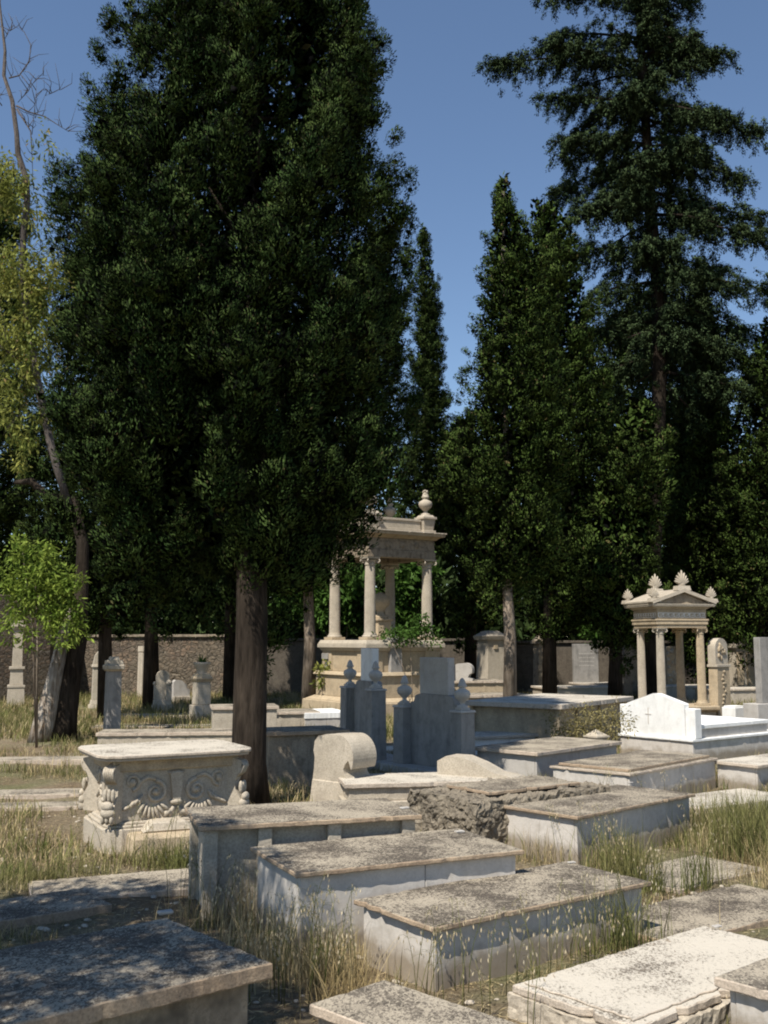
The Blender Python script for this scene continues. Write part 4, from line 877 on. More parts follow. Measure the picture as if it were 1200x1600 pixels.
def seg(p, q, n, wob, rg):
    return [tuple(a+(b-a)*i/n+(rg.uniform(-wob, wob) if 0 < i < n and j < 2 else 0) for j, (a, b) in enumerate(zip(p, q))) for i in range(n+1)]
RN = np.random.default_rng(7); RP = random.Random(11)

# big cypress, 12 m away
d = 12.
def prof_px(rows, d, dy=.1):      # rows: photo row, left column, right column
    out = []
    for py, l, r in sorted(rows, key=lambda q: -q[0]):
        out.append((Z(py, d), (X(r, d, py)-X(l, d, py))/2, (X(r, d, py)+X(l, d, py))/2, d+dy))
    return out
rows = [(850, 320, 450), (830, 200, 500), (805, 130, 535), (780, 100, 555), (745, 85, 592), (700, 80, 632), (620, 82, 640), (540, 82, 640), (460, 78, 640), (380, 82, 634), (300, 72, 622), (220, 84, 610), (150, 135, 602), (60, 150, 598), (-40, 175, 590), (-130, 230, 540), (-220, 290, 480), (-280, 350, 410)]
lv = crown(RN, prof_px(rows, d, .85), 1.5, 170, 1.0, .06, .4, 1.3, 16000, .36, .6, 15, .040, .014)
tp = [([(X(392, d), d, -.1), (X(391, d), d, .5), (X(392, d), d, 2.2), (X(388, d), d, 3.6), (X(380, d), d+.05, 6), (X(375, d), d, 9), (X(375, d), d, 12)], [.27, .2, .18, .17, .14, .09, .04])]
for i in range(26):
    z = RP.uniform(3, 10); a = RP.uniform(0, 6.28); l_ = RP.uniform(.5, 1.0); b0 = Vector((X(388, d), d, z)); b1 = b0+Vector((math.cos(a)*l_, math.sin(a)*l_, l_*.7)); tp.append(([b0, (b0+b1)/2-Vector((0, 0, .1)), b1], [.04, .028, .01]))
tree('cypress_tree', 'huge dark cypress towering over the left half, thick black trunk', lv, CYP, tp, BARK, X(392, d), d, 'cypress trees')

# off to the left, behind the viewer: the tree whose shade dapples the front left
def shade_tree():
    cx, cy, cz = -3.9, 2.9, 5.0
    n = 3100; P = RN.normal(size=(n, 3)); P = nrm(P)*(RN.random((n, 1))**.45)*np.array([1.6, 2.3, 1.2])+np.array([cx, cy, cz])
    lob = np.sin(P[:, 0]*2.6+1)+np.sin(P[:, 1]*3.1+.5)+np.sin(P[:, 2]*2.9); P = P[lob > -1.0]
    dd = nrm(P-np.array([cx, cy, cz-1])+RN.normal(size=P.shape)*.4)
    A = plumes(RN, P, dd, .28, .08, 16, .1, .04)
    tp = [([(cx-.2, cy-.1, -.1), (cx-.1, cy, 2), (cx, cy, 4), (cx, cy, 6.3)], [.2, .15, .12, .04])]
    for i in range(10):
        a = RP.uniform(0, 6.28); b0 = Vector((cx, cy, RP.uniform(3.8, 5.8))); b1 = b0+Vector((math.cos(a), math.sin(a), .5)); tp.append(([b0, (b0+b1)/2, b1], [.04, .03, .01]))
    tree('shade_tree', 'leafy tree outside the picture whose shade dapples the lower left slab', A, CYP, tp, BARK, cx, cy)
shade_tree()

# medium distance cypresses
def cyp(label, rows, d, nb, k, m, s, mat, trunk, bark=BARK, rad=.2, lobes=.13, inner=2500, name='cypress_tree', group='cypress trees', rag=.3, seed=None, up=.85, dens=1.25):
    lv = crown(RN, prof_px(rows, d), dens, 80, s*.7, lobes, .3, up, inner*3, rag+.05, .62, 13, .048, .024)
    path = [pt(a, b, d) for a, b in trunk]; path[0] = (path[0][0], d, -.1); n = len(path)
    rr = [rad*(1.1 if i == 0 else 1-.75*i/(n-1)) for i in range(n)]
    tree(name, label, lv, mat, [(path, rr)], bark, path[0][0], d, group)
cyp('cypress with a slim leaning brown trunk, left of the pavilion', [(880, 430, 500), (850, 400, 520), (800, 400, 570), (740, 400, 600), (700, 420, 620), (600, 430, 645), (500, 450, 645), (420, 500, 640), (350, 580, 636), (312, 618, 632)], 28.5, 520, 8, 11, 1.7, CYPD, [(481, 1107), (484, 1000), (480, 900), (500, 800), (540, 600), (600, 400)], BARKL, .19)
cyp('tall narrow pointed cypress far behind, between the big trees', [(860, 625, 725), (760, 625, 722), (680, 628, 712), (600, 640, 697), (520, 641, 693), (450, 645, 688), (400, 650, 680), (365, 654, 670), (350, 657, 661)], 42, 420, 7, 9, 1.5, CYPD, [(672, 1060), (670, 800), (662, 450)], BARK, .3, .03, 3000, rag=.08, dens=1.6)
cyp('bushy cypress in front of the sky gap, right behind the pavilion', [(960, 705, 760), (900, 700, 800), (820, 690, 790), (740, 672, 775), (690, 690, 760), (655, 705, 735)], 33, 330, 8, 10, 2.0, CYPM, [(735, 1080), (735, 700)], BARK, .2, .15)
cyp('cypress with a pale straight trunk right of the pavilion', [(900, 740, 840), (850, 715, 870), (780, 708, 880), (700, 718, 890), (600, 718, 890), (520, 728, 880), (440, 740, 870), (380, 752, 850), (330, 765, 815), (290, 775, 798), (272, 784, 792)], 22.3, 900, 8, 12, 1.45, CYPM, [(796, 1138), (797, 1000), (792, 900), (790, 720), (788, 500), (786, 300)], BARKL, .15, .13, 3500)
cyp('broad cypress behind the pale trunked one, with two small tips', [(960, 850, 900), (880, 800, 930), (780, 800, 950), (650, 800, 960), (520, 800, 950), (420, 805, 930), (360, 815, 915), (330, 822, 890), (312, 828, 842)], 28, 700, 8, 11, 1.8, CYPM, [(858, 1080), (858, 800), (860, 400)], BARK, .2, .15, 3000)
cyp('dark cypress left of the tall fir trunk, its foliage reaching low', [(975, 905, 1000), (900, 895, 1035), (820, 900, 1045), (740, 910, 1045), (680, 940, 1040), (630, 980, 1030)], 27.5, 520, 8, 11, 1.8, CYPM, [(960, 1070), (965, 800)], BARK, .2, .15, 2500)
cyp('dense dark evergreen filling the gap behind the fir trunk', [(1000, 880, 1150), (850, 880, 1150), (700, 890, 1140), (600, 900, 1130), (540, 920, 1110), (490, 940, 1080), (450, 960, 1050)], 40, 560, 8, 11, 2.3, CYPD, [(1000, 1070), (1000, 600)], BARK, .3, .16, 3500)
cyp('dark cypress at the right, behind the little temple', [(1000, 1060, 1150), (900, 1040, 1170), (800, 1035, 1170), (700, 1035, 1165), (600, 1045, 1160), (520, 1055, 1140), (470, 1070, 1120), (430, 1085, 1100)], 34, 620, 8, 11, 2.1, CYPM, [(1100, 1075), (1100, 600)], BARK, .26, .16, 3000)
cyp('dark cypress cut by the right edge', [(1000, 1130, 1270), (880, 1120, 1290), (760, 1115, 1290), (640, 1120, 1280), (560, 1150, 1270), (500, 1185, 1250)], 31, 620, 8, 11, 1.9, CYPM, [(1195, 1080), (1195, 600)], BARK, .26, .16, 3000)
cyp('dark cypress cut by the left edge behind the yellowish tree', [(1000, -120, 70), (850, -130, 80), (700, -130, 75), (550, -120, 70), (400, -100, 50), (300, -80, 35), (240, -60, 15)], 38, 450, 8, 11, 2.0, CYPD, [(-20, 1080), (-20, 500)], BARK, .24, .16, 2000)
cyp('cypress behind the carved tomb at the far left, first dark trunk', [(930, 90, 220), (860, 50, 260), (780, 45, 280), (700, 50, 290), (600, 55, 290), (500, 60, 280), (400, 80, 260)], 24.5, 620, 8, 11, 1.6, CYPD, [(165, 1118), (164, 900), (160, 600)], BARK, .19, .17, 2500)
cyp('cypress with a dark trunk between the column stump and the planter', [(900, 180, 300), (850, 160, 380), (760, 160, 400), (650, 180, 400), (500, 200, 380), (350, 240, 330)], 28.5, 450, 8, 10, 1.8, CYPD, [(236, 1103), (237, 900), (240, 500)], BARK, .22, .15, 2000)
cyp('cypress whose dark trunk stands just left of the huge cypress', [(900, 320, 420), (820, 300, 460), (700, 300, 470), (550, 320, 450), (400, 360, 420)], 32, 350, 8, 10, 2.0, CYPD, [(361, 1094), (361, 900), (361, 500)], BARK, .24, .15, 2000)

# tall fir
def fir(label, d, trunkpx, branches, s, rad, nfill):
    path = [pt(a, b, d) for a, b in trunkpx]; path[0] = (path[0][0], d, -.1)
    zs = np.array([p[2] for p in path]); xs = np.array([p[0] for p in path]); n = len(path)
    tps = [(path, [rad*(1-.72*i/(n-1)) for i in range(n)])]; B = []; DD = []
    for (px0, py0, px1, py1, dep, dens) in branches:
        z0 = Z(py0, d); x0 = np.interp(z0, zs, xs); p0 = np.array([x0, d, z0]); p1 = np.array([X(px1, d, py1), d+dep, Z(py1, d)])
        mid = (p0+p1)/2+np.array([0, 0, .06*np.linalg.norm(p1-p0)])
        L = np.linalg.norm(p1-p0); ns = int(L*dens*1.4)
        tt = .12+.88*RN.random(ns)**.8; tt = tt[:, None]
        pos = (1-tt)**2*p0+2*tt*(1-tt)*mid+tt**2*p1
        wid = (.10+.30*np.sin(np.pi*np.clip(tt, 0, 1))**.7)
        pos = pos+RN.normal(size=pos.shape)*np.array([.25, .5, .12])*s*wid*1.6
        ax = nrm(p1-p0); dr = nrm(ax*.5+RN.normal(size=pos.shape)*.5+np.array([0, 0, -.45])*RN.random((ns, 1))*2+np.array([0, 0, .25]))
        B.append(pos); DD.append(dr)
        tps.append(([tuple(p0), tuple((p0+p1)/2+np.array([0, 0, .04*L])), tuple(p1)], [.06*s, .035*s, .012]))
    base = np.concatenate(B); dr = np.concatenate(DD)
    tw = 6; nbs = len(base); t_ = RN.random((nbs, tw, 1)); L_ = (.25+.45*RN.random((nbs, 1, 1)))*s
    C = base[:, None]+dr[:, None]*L_*t_-np.array([0, 0, .38])*t_**1.5*s+RN.normal(size=(nbs, tw, 3))*.03*s
    ax = nrm(dr[:, None]*.7+np.array([0, 0, -.7])+RN.normal(size=(nbs, tw, 3))*.25)
    A = tufts(RN, C.reshape(-1, 3), ax.reshape(-1, 3), (.062+.04*RN.random(nbs*tw))*s, 26, .07*s, .026*s, 2, 1.9)
    tree('fir_tree', label, A, FIR, tps, BARK, path[0][0], d)
br = []
left = [(-60, 880, -40), (-20, 850, -10), (60, 870, 30), (95, 768, 95), (110, 850, 85), (150, 905, 185), (165, 845, 165), (200, 900, 240), (225, 862, 235), (250, 868, 285), (300, 900, 320), (330, 905, 345), (390, 905, 400), (440, 915, 470), (500, 925, 520), (560, 935, 590)]
right = [(-70, 1080, -80), (-10, 1090, 0), (40, 1110, 70), (75, 1128, 60), (110, 1125, 105), (150, 1140, 190), (170, 1192, 218), (215, 1110, 235), (240, 1170, 282), (260, 1100, 250), (300, 1130, 320), (320, 1195, 355), (350, 1190, 385), (400, 1150, 420), (430, 1200, 470), (470, 1180, 520), (520, 1170, 560), (580, 1160, 620)]
for py0, px, py in left:
    br.append((1000, py0, px, py, RP.uniform(-1, 1), 17)); br.append((1000, py0+18, (px+2*1000)/3-10, py+25, RP.uniform(-2, 1), 8))
for py0, px, py in right:
    px = 1010+(px-1010)*.93
    br.append((1000, py0, px, py, RP.uniform(-1, 1), 17)); br.append((1000, py0+15, (px+2*1030)/3+10, py+30, RP.uniform(-2, 1), 8))
for i in range(34):
    py0 = -120+i*20; br.append((1000, py0, 1000+RP.uniform(-55, 75), py0+RP.uniform(-10, 45), RP.choice((-1, 1))*RP.uniform(1.2, 2.4), 14))
fir('very tall ragged fir with bare horizontal limbs against the sky', 31.5, [(1018, 1080), (1018, 900), (1024, 760), (1030, 600), (1026, 440), (1016, 300), (1006, 150), (998, 0), (992, -160)], br, 1.0, .31, 0)

# left yellowish tree with bare limbs, split trunk
def left_tree():
    d = 19.6
    bx, _ = G(88, 1158)
    t = thing('old_split_tree', 'old tree with a pale split leaning trunk and bare upper limbs at the left', 'tree', bx, d)
    m = MB(); rg = random.Random(3)
    def P_(rows, dd=0): return [(pt(a, b, d)[0]-bx, dd, pt(a, b, d)[2]) for a, b in rows]
    m.tube(P_([(64, 1162), (70, 1130), (80, 1080), (92, 1030), (100, 990), (110, 950)]), [.25, .22, .17, .13, .10, .03], 12, .14, rg)
    m.build('split_trunk', BARKO, t)
    m = MB(); m.tube(P_([(92, 1164), (98, 1120), (106, 1060), (118, 1000), (124, 930), (126, 850), (110, 780), (70, 775), (45, 750), (18, 752)], .15), [.30, .24, .20, .17, .14, .12, .11, .10, .08, .04], 12, .12, rg)
    m.build('main_trunk', BARK, t, label='darker main trunk bending left into a thick curved limb')
    m = MB()
    m.tube(P_([(110, 800), (80, 700), (60, 600), (45, 520), (36, 430), (36, 368), (43, 311), (41, 278), (28, 240), (26, 210), (19, 157), (6, 118), (8, 80), (0, 10), (-5, -60)]), [.08, .078, .075, .072, .07, .068, .066, .062, .06, .052, .045, .036, .03, .02, .01], 8, .1, rg)
    for rows_, r0 in (([(26, 165), (45, 175), (70, 182), (95, 198), (108, 206)], .03), ([(14, 122), (30, 118), (46, 95), (48, 70), (38, 50), (28, 40)], .028), ([(26, 170), (48, 205), (50, 240), (52, 300)], .03), ([(50, 210), (55, 160), (58, 120)], .015), ([(28, 160), (45, 140), (60, 118), (75, 118)], .012), ([(55, 185), (70, 150), (95, 140)], .010), ([(3, 165), (-8, 150), (-20, 148)], .02), ([(36, 430), (55, 400), (75, 380)], .03), ([(0, 540), (25, 560), (50, 620), (30, 640), (5, 680)], .03), ([(-10, 580), (20, 600), (50, 612)], .035), ([(8, 60), (14, 50), (18, 45)], .01), ([(0, 480), (12, 540), (30, 565)], .02)):
        m.tube(P_(rows_), [r0*.6*(1-.8*i/(len(rows_)-1)) for i in range(len(rows_))], 6, .05, rg)
        for _ in range(9):
            i = rg.randrange(len(rows_)-1); f = rg.random(); a0 = rows_[i]; a1 = rows_[i+1]; sx = a0[0]+(a1[0]-a0[0])*f; sy = a0[1]+(a1[1]-a0[1])*f
            ex, ey = sx+rg.uniform(-26, 30), sy-rg.uniform(4, 34); mx, my = (sx+ex)/2+rg.uniform(-5, 5), (sy+ey)/2+rg.uniform(-5, 5)
            q_ = P_([(sx, sy), (mx, my), (ex, ey)]); q_[2] = (q_[2][0], rg.uniform(-.4, .4), q_[2][2]); m.tube(q_, [.009, .006, .003], 4)
    m.build('bare_limbs', TWIG, t)
    cl = []
    for (px, py, rx, ry, n) in ((12, 290, 34, 55, 230), (8, 620, 30, 60, 120), (45, 330, 30, 40, 70), (70, 225, 22, 30, 22), (20, 430, 45, 60, 230), (55, 440, 30, 60, 110), (25, 520, 45, 45, 200), (50, 560, 30, 50, 110), (65, 495, 25, 60, 100), (45, 690, 22, 20, 36), (20, 660, 20, 15, 22), (65, 650, 16, 12, 18), (30, 600, 30, 30, 60), (85, 420, 18, 40, 60), (30, 720, 15, 12, 14)):
        k = d/1600; c = np.array(pt(px, py, d)); q = nrm(RN.normal(size=(n, 3)))*RN.random((n, 1))**.4*np.array([rx*k, .6, ry*k])+c
        cl.append(plumes(RN, q, nrm(RN.normal(size=(n, 3))+np.array([0, 0, -.5])), .24, .12, 10, .12, .04, .5))
    A = cat(cl); kp = RN.random(len(A[0])) < .6; A = [a_[kp] for a_ in A]; leafmesh('sparse_leaves', A[0]-np.array([bx, d, 0]), *A[1:], YELL, t)
left_tree()
def broad(name, label, px, py_base, d, blobs, mat, leaf=.12, lw=.05, cat_='shrub', stem=.05):
    x, y = X(px, d), d; t = thing(name, label, cat_, x, y)
    k = d/1600; cl = []; m = MB()
    for (bx, by, rx, ry, n) in blobs:
        c = np.array(pt(bx, by, d)); q = nrm(RN.normal(size=(n, 3)))*RN.random((n, 1))**.45*np.array([rx*k, rx*k*.8, ry*k])+c
        cl.append(plumes(RN, q, nrm(RN.normal(size=(n, 3))+np.array([0, 0, .1])), .2, .10, 9, leaf, lw, .35))
        if len(cl) in (1, 3): m.tube([(0, 0, -.05), ((c[0]-x)*.4, 0, c[2]*.6), (c[0]-x, c[1]-y, c[2])], [stem*.5, stem*.35, stem*.2], 7)
    A = cat(cl); leafmesh('leaves', A[0]-np.array([x, y, 0]), *A[1:], mat, t); m.build('stem', BARKL, t)
broad('leafy_young_tree', 'bright green leafy young tree at the left in front of the rubble wall', 62, 1100, 18.6, [(35, 858, 22, 16, 36), (75, 868, 24, 20, 40), (55, 895, 30, 22, 60), (20, 920, 26, 22, 50), (95, 915, 26, 24, 50), (60, 935, 30, 22, 60), (110, 955, 20, 30, 40), (85, 965, 24, 24, 44), (30, 960, 24, 18, 30), (8, 985, 16, 20, 16), (122, 985, 12, 22, 16), (45, 1000, 14, 14, 12), (5, 885, 14, 20, 14), (95, 1000, 16, 10, 12), (120, 900, 12, 14, 12)], BROAD, .115, .035, 'tree')
broad('green_bush', 'green bush behind the wall left of the pavilion columns', 540, 1060, 39, [(545, 925, 45, 40, 220), (500, 950, 35, 35, 120), (460, 920, 40, 45, 120), (560, 960, 30, 30, 90), (430, 880, 25, 30, 70)], BUSH, .26, .12)
broad('green_bush', 'green bush behind the wall seen right inside the pavilion', 640, 1060, 38.5, [(640, 915, 38, 40, 160), (620, 960, 35, 30, 90), (665, 900, 20, 40, 60)], BUSH, .26, .12)
broad('climbing_ivy', 'leafy creeper spilling over the right side of the pavilion base', 645, 1060, PC.y-1.25, [(640, 992, 30, 10, 60), (668, 988, 12, 16, 36), (608, 994, 22, 6, 20), (650, 974, 10, 8, 12), (684, 1004, 9, 8, 8), (664, 966, 6, 14, 8)], BUSH, .09, .045, 'plant', .02)
broad('green_bush', 'green bush in the dark gap left behind the little temple', 965, 1060, 37.5, [(955, 970, 38, 26, 150), (930, 985, 24, 20, 60), (985, 930, 18, 30, 50)], BUSH, .26, .12)
broad('wall_shrub', 'straggly shrub with reddish leaves against the pavilion corner', 505, 1100, 27.5, [(503, 1055, 8, 30, 30)], YELL, .12, .05)
broad('tomb_vine', 'dry vine tangled over the side of the big overhanging tomb', 905, 1130, 16.35, [(905, 1140, 34, 26, 90), (945, 1138, 30, 26, 80), (880, 1150, 20, 18, 34), (925, 1118, 36, 10, 40), (970, 1130, 16, 26, 30), (860, 1130, 10, 20, 14)], VINE, .05, .02, 'plant', .01)
broad('wall_shrub', 'dark straggling shrub on the back wall right of the planter pedestal', 365, 1080, 33, [(368, 1040, 12, 22, 30), (415, 1040, 8, 25, 14)], BUSH, .14, .05)

# woods beyond the wall
def woods():
    cl = []
    for row, (yy, n, zt) in enumerate(((41.5, 2600, 6.0), (46, 2600, 9.5), (52, 2600, 11.5))):
        P = np.stack([RN.uniform(-26, 24, n)*yy/42, yy+RN.normal(size=n)*1.0, RN.random(n)*zt*(.82+.18*np.sin(RN.uniform(-26, 24, n)*1.3))], -1)
        gap = (P[:, 0] > X(665, yy)) & (P[:, 0] < X(745, yy)) & (P[:, 2] > Z(700, yy)); P = P[~gap]
        lo = P[:, 0] < X(60, yy); P = P[~(lo & (P[:, 2] > 30))]
        cl.append(plumes(RN, P, nrm(RN.normal(size=P.shape)+np.array([0, -.5, .7])), .7, .45, 16, .42, .2))
    A = cat(cl); o = leafmesh('distant_wood', *A, WOODL); o['kind'] = 'stuff'; o['label'] = 'dense dark evergreen wood beyond the boundary wall'; o['category'] = 'wood'
woods()

# ---------------------------------------------------------------- grass
FT = np.array([(a, b, c, s_, l_+.01, w_+.01) for a, b, c, s_, l_, w_, h in FOOT])
def free(x, y, pad=0.):
    ok = np.ones(len(x), bool)
    for cx, cy, c, s_, l_, w_ in FT:
        dx, dy = x-cx, y-cy; u_ = dx*c+dy*s_; v_ = -dx*s_+dy*c
        ok &= ~((np.abs(u_) < l_-.03+pad) & (np.abs(v_) < w_-.03+pad))
    return ok
def blades(name, x, y, per, hmin, hmax, spread, wid, mat, lean=.35, label=''):
    n = len(x); h = RN.uniform(hmin, hmax, n)
    X_ = np.repeat(x, per)+RN.normal(size=n*per)*spread; Y_ = np.repeat(y, per)+RN.normal(size=n*per)*spread
    H = np.repeat(h, per)*RN.uniform(.45, 1.1, n*per)
    ok = free(X_, Y_); X_, Y_, H = X_[ok], Y_[ok], H[ok]; N_ = len(X_)
    a = RN.random(N_)*6.283; ln = RN.random(N_)**1.5*lean*H*1.6+.02; w_ = wid*RN.uniform(.6, 1.3, N_)
    z0 = .018*np.sin(X_*2.1+1.3)*np.sin(Y_*1.7)+.012*np.sin(X_*5.3+Y_*3.1)-.01
    ca, sa = np.cos(a), np.sin(a); px, py = -sa, ca
    V = np.empty((N_, 7, 3))
    for i, (t, k) in enumerate(((0, 1), (.4, .85), (.75, .55))):
        cx = X_+ca*ln*t*t; cy = Y_+sa*ln*t*t; cz = z0+H*t*(1-.15*t*ln/H)
        V[:, 2*i] = np.stack([cx-px*w_*k/2, cy-py*w_*k/2, cz], -1); V[:, 2*i+1] = np.stack([cx+px*w_*k/2, cy+py*w_*k/2, cz], -1)
    V[:, 6] = np.stack([X_+ca*ln, Y_+sa*ln, z0+H*(1-.15*ln/H)], -1)
    b = np.arange(N_)[:, None]*7
    q = np.concatenate([b+np.array([0, 1, 3, 2]), b+np.array([2, 3, 5, 4])], 0); tr = b+np.array([4, 5, 6])
    me = bpy.data.meshes.new(name); me.vertices.add(7*N_); me.vertices.foreach_set('co', V.reshape(-1).astype(np.float32))
    li = np.concatenate([q.reshape(-1), tr.reshape(-1)]).astype(np.int32); me.loops.add(len(li)); me.loops.foreach_set('vertex_index', li)
    tot = np.concatenate([np.full(2*N_, 4), np.full(N_, 3)]).astype(np.int32); st = np.concatenate([[0], np.cumsum(tot)[:-1]]).astype(np.int32)
    me.polygons.add(len(tot)); me.polygons.foreach_set('loop_start', st); me.polygons.foreach_set('loop_total', tot); me.update(calc_edges=True)
    me.materials.append(mat); o = bpy.data.objects.new(name, me); COL.objects.link(o); o['kind'] = 'stuff'; o['label'] = label; o['category'] = 'grass'
def scatter(n, y0, y1, pw=1.): 
    y = y0+(y1-y0)*RN.random(n)**pw; x = RN.uniform(-.41, .41, n)*y*1.05; return x, y
def patch(pxs, n):
    xs, ys = [], []
    for (px, py, rx, ry, w_) in pxs:
        m_ = int(n*w_); cx, cy = G(px, py); k = cy/1600; 
        xs.append(cx+RN.normal(size=m_)*rx*k*.6); ys.append(cy+RN.normal(size=m_)*ry*k*.6)
    return np.concatenate(xs), np.concatenate(ys)
def clumpy(x, y, th=0.):
    f = np.sin(x*1.7+y*.9)+np.sin(x*.7-y*1.9+2)+np.sin(x*3.1+y*2.3+1)*.7+RN.normal(size=len(x))*.6
    k = f > th; return x[k], y[k]
x, y = clumpy(*scatter(1500, 3.4, 9), -.2); blades('dry_grass', x, y, 12, .04, .15, .05, .005, STRAW, .8, 'short dry straw grass between the nearer tombs')
x, y = clumpy(*scatter(900, 3.4, 9), .4); blades('green_grass', x, y, 14, .06, .20, .04, .005, GRASSM, .5, 'green grass tufts between the nearer tombs')
x, y = clumpy(*scatter(3600, 9, 20), -.3); blades('dry_grass', x, y, 10, .06, .22, .08, .009, STRAW, .7, 'dry straw grass around the middle tombs')
x, y = clumpy(*scatter(3200, 9, 20), -.2); blades('green_grass', x, y, 12, .08, .24, .08, .009, GRASSM, .5, 'green grass around the middle tombs')
x, y = clumpy(*scatter(4200, 20, 36), -.6); blades('dry_grass', x, y, 10, .1, .3, .15, .016, STRAW, .6, 'dry grass at the back near the wall')
x, y = clumpy(*scatter(5200, 20, 36), -.6); blades('green_grass', x, y, 12, .1, .35, .15, .016, GRASSM, .5, 'green meadow grass at the back near the wall')
x, y = patch([(1180, 1330, 60, 130, .75), (1150, 1420, 60, 40, .15), (1010, 1385, 60, 60, .2), (950, 1490, 60, 30, .04)], 300); blades('tall_grass', x, y, 18, .2, .62, .09, .006, GRASSM, .45, 'tall green grass clump at the right edge')
x, y = patch([(1170, 1350, 70, 170, .4), (500, 1520, 60, 60, .25), (440, 1500, 50, 60, .10), (330, 1450, 60, 60, .06), (1030, 1440, 60, 40, .15), (560, 1570, 40, 30, .1)], 290); blades('tall_grass', x, y, 12, .12, .38, .10, .005, STRAW, .5, 'tall dry grass standing between the foreground tombs')
x, y = patch([(260, 1350, 60, 40, .16), (50, 1380, 90, 50, .2), (40, 1130, 60, 50, .2), (480, 1480, 60, 80, .2)], 420); blades('tall_grass', x, y, 12, .10, .30, .09, .006, GRASSM, .6, 'green grass clump before the carved tomb and at the left edge')
x, y = patch([(900, 1345, 90, 30, .2), (1050, 1300, 80, 40, .2), (1010, 1240, 90, 20, .15), (780, 1325, 40, 30, .1), (1150, 1230, 60, 30, .15), (860, 1215, 60, 20, .1), (380, 1440, 60, 30, .1), (620, 1320, 90, 10, .05)], 420); blades('wispy_grass', x, y, 8, .12, .42, .09, .0045, STRAW, .45, 'sparse wispy straw grass against the sides of the tombs')
x, y = patch([(900, 1345, 90, 30, .2), (1060, 1310, 80, 40, .3), (1010, 1240, 90, 20, .2), (1150, 1230, 60, 30, .2), (880, 1215, 60, 20, .1)], 300); blades('wispy_grass', x, y, 8, .1, .35, .09, .0045, GRASSM, .45, 'sparse wispy green grass against the sides of the tombs')
def litter():
    n = 26000; y = 3.3+12*RN.random(n)**1.4; x = RN.uniform(-.42, .42, n)*y; k = free(x, y); x, y = x[k], y[k]; n = len(x)
    a = RN.random(n)*6.283; z = .018*np.sin(x*2.1+1.3)*np.sin(y*1.7)+.012*np.sin(x*5.3+y*3.1)+.004+.012*RN.random(n)
    D = nrm(np.stack([np.cos(a), np.sin(a), RN.normal(size=n)*.12], -1)); Nn = nrm(np.stack([RN.normal(size=n)*.3, RN.normal(size=n)*.3, np.ones(n)], -1))
    o = leafmesh('straw_litter', np.stack([x, y, z], -1), D, Nn, RN.uniform(.02, .09, n), RN.uniform(.003, .008, n), STRAW); o['kind'] = 'stuff'; o['label'] = 'dead straw and needles littering the ground'; o['category'] = 'litter'
litter()
def pebbles():
    m = MB(); rg = random.Random(77)
    for i in range(900):
        y = 3.4+9*rg.random()**1.5; x = rg.uniform(-.42, .42)*y
        if not free(np.array([x]), np.array([y]), .02)[0]: continue
        r_ = rg.uniform(.006, .024); m.M = Matrix.Translation((x, y, gz(x, y)+r_*.2)) @ Matrix.Rotation(rg.uniform(0, 6), 4, 'Z'); m.ell((0, 0, 0), (r_*1.4, r_, r_*.6), 6, 4)
    m.M = Matrix.Identity(4); m.sm = [False]*len(m.sm)
    o = m.build('pebbles', PALE); o['kind'] = 'stuff'; o['label'] = 'small stones strewn over the dry earth'; o['category'] = 'stones'
    m = MB()
    for i in range(420):
        y = 3.4+9*rg.random()**1.4; x = rg.uniform(-.42, .42)*y; a = rg.uniform(0, 6.3); l_ = rg.uniform(.04, .16)
        if not free(np.array([x]), np.array([y]), .05)[0]: continue
        z = gz(x, y)+.008; m.tube([(x, y, z), (x+math.cos(a)*l_*.5, y+math.sin(a)*l_*.5, z+.012), (x+math.cos(a+.3)*l_, y+math.sin(a+.3)*l_, z+.004)], [.003, .0025, .001], 4)
    o = m.build('fallen_twigs', TWIG); o['kind'] = 'stuff'; o['label'] = 'fallen dead twigs on the ground'; o['category'] = 'twigs'
pebbles()
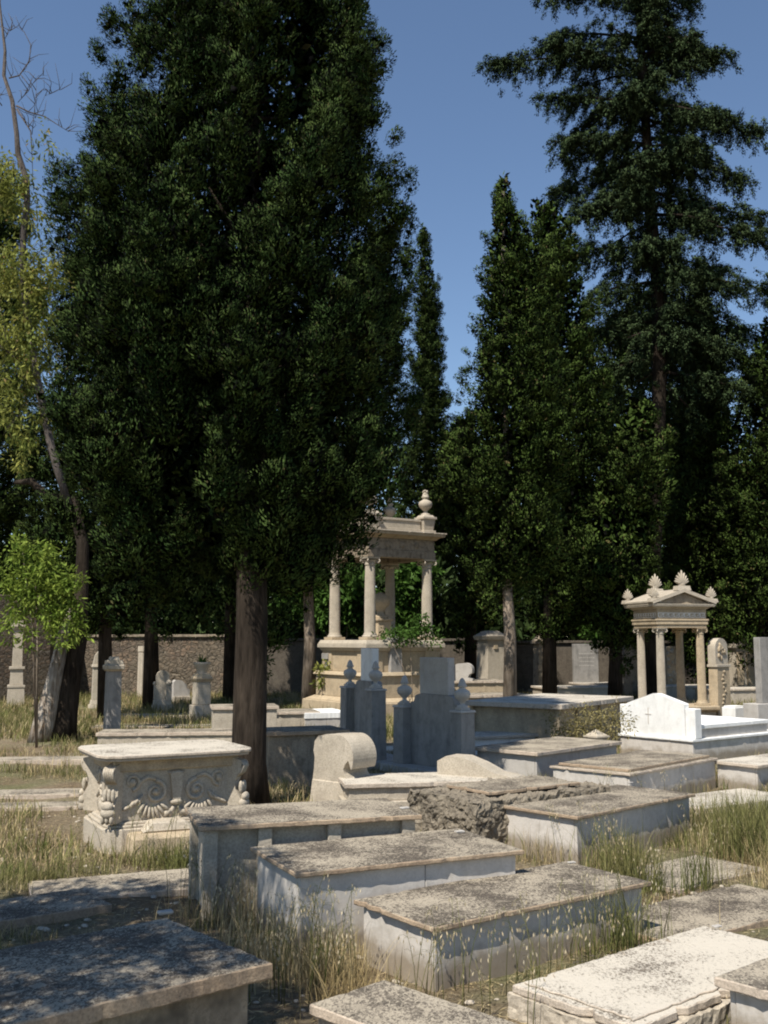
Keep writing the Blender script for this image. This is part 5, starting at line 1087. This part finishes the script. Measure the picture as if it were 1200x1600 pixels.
# wild oats: thin stems with drooping husks
def oats():
    m = MB(); hp, hd = [], []; rg = random.Random(21)
    spots = [(470, 1560, 50, 12), (520, 1540, 40, 14), (420, 1560, 40, 10), (390, 1470, 60, 9), (330, 1440, 40, 8), (690, 1575, 80, 16), (840, 1545, 80, 14), (950, 1500, 70, 14), (920, 1360, 60, 10), (1050, 1400, 80, 14), (1150, 1420, 60, 18), (1130, 1330, 70, 14), (470, 1500, 30, 8), (300, 1400, 40, 6), (1060, 1590, 90, 8), (900, 1595, 90, 6), (880, 1200, 60, 8), (440, 1100, 20, 8), (150, 1370, 80, 10), (760, 1480, 60, 8), (1000, 1270, 60, 10), (240, 1330, 60, 8)]
    for (px, py, sp, n) in spots:
        for i in range(n):
            for _ in range(6):
                gx, gy = G(px+rg.uniform(-sp, sp), py+rg.uniform(-sp*.35, sp*.35))
                if free(np.array([gx]), np.array([gy]), .03)[0]: break
            else: continue
            h = rg.uniform(.3, .62); a = rg.uniform(0, 6.28); ln = rg.uniform(.05, .3)*h
            p = [Vector((gx+math.cos(a)*ln*t*t, gy+math.sin(a)*ln*t*t, h*t*(1-.12*t))) for t in (0, .3, .55, .8, 1.)]
            m.tube(p, [.0022, .002, .0017, .0013, .0008], 4)
            for j in range(rg.randint(5, 11)):
                t = rg.uniform(.6, 1.); b = p[3].lerp(p[4], (t-.6)/.4) if t > .8 else p[2].lerp(p[3], (t-.55)/.25)
                aa = rg.uniform(0, 6.28); q = b+Vector((math.cos(aa)*rg.uniform(.015, .06), math.sin(aa)*rg.uniform(.015, .06), rg.uniform(-.02, .02)))
                m.tube([b, (b+q)/2+Vector((0, 0, .008)), q], [.0007]*3, 3); hp.append(q); hd.append((rg.uniform(-.3, .3), rg.uniform(-.3, .3), -1))
    o = m.build('wild_oat_stems', GRASSM); o['kind'] = 'stuff'; o['label'] = 'thin stalks of wild oats standing among the tombs'; o['category'] = 'grass'
    P = np.array([tuple(v) for v in hp]); D = nrm(np.array(hd)); nn = len(P)
    P = np.repeat(P, 2, 0); D = np.repeat(D, 2, 0)+RN.normal(size=(2*nn, 3))*.12; D = nrm(D)
    o = leafmesh('wild_oat_husks', P, D, nrm(RN.normal(size=(2*nn, 3))), .028, .007, OAT); o['kind'] = 'stuff'; o['label'] = 'pale dangling husks of the wild oats'; o['category'] = 'grass'
oats()
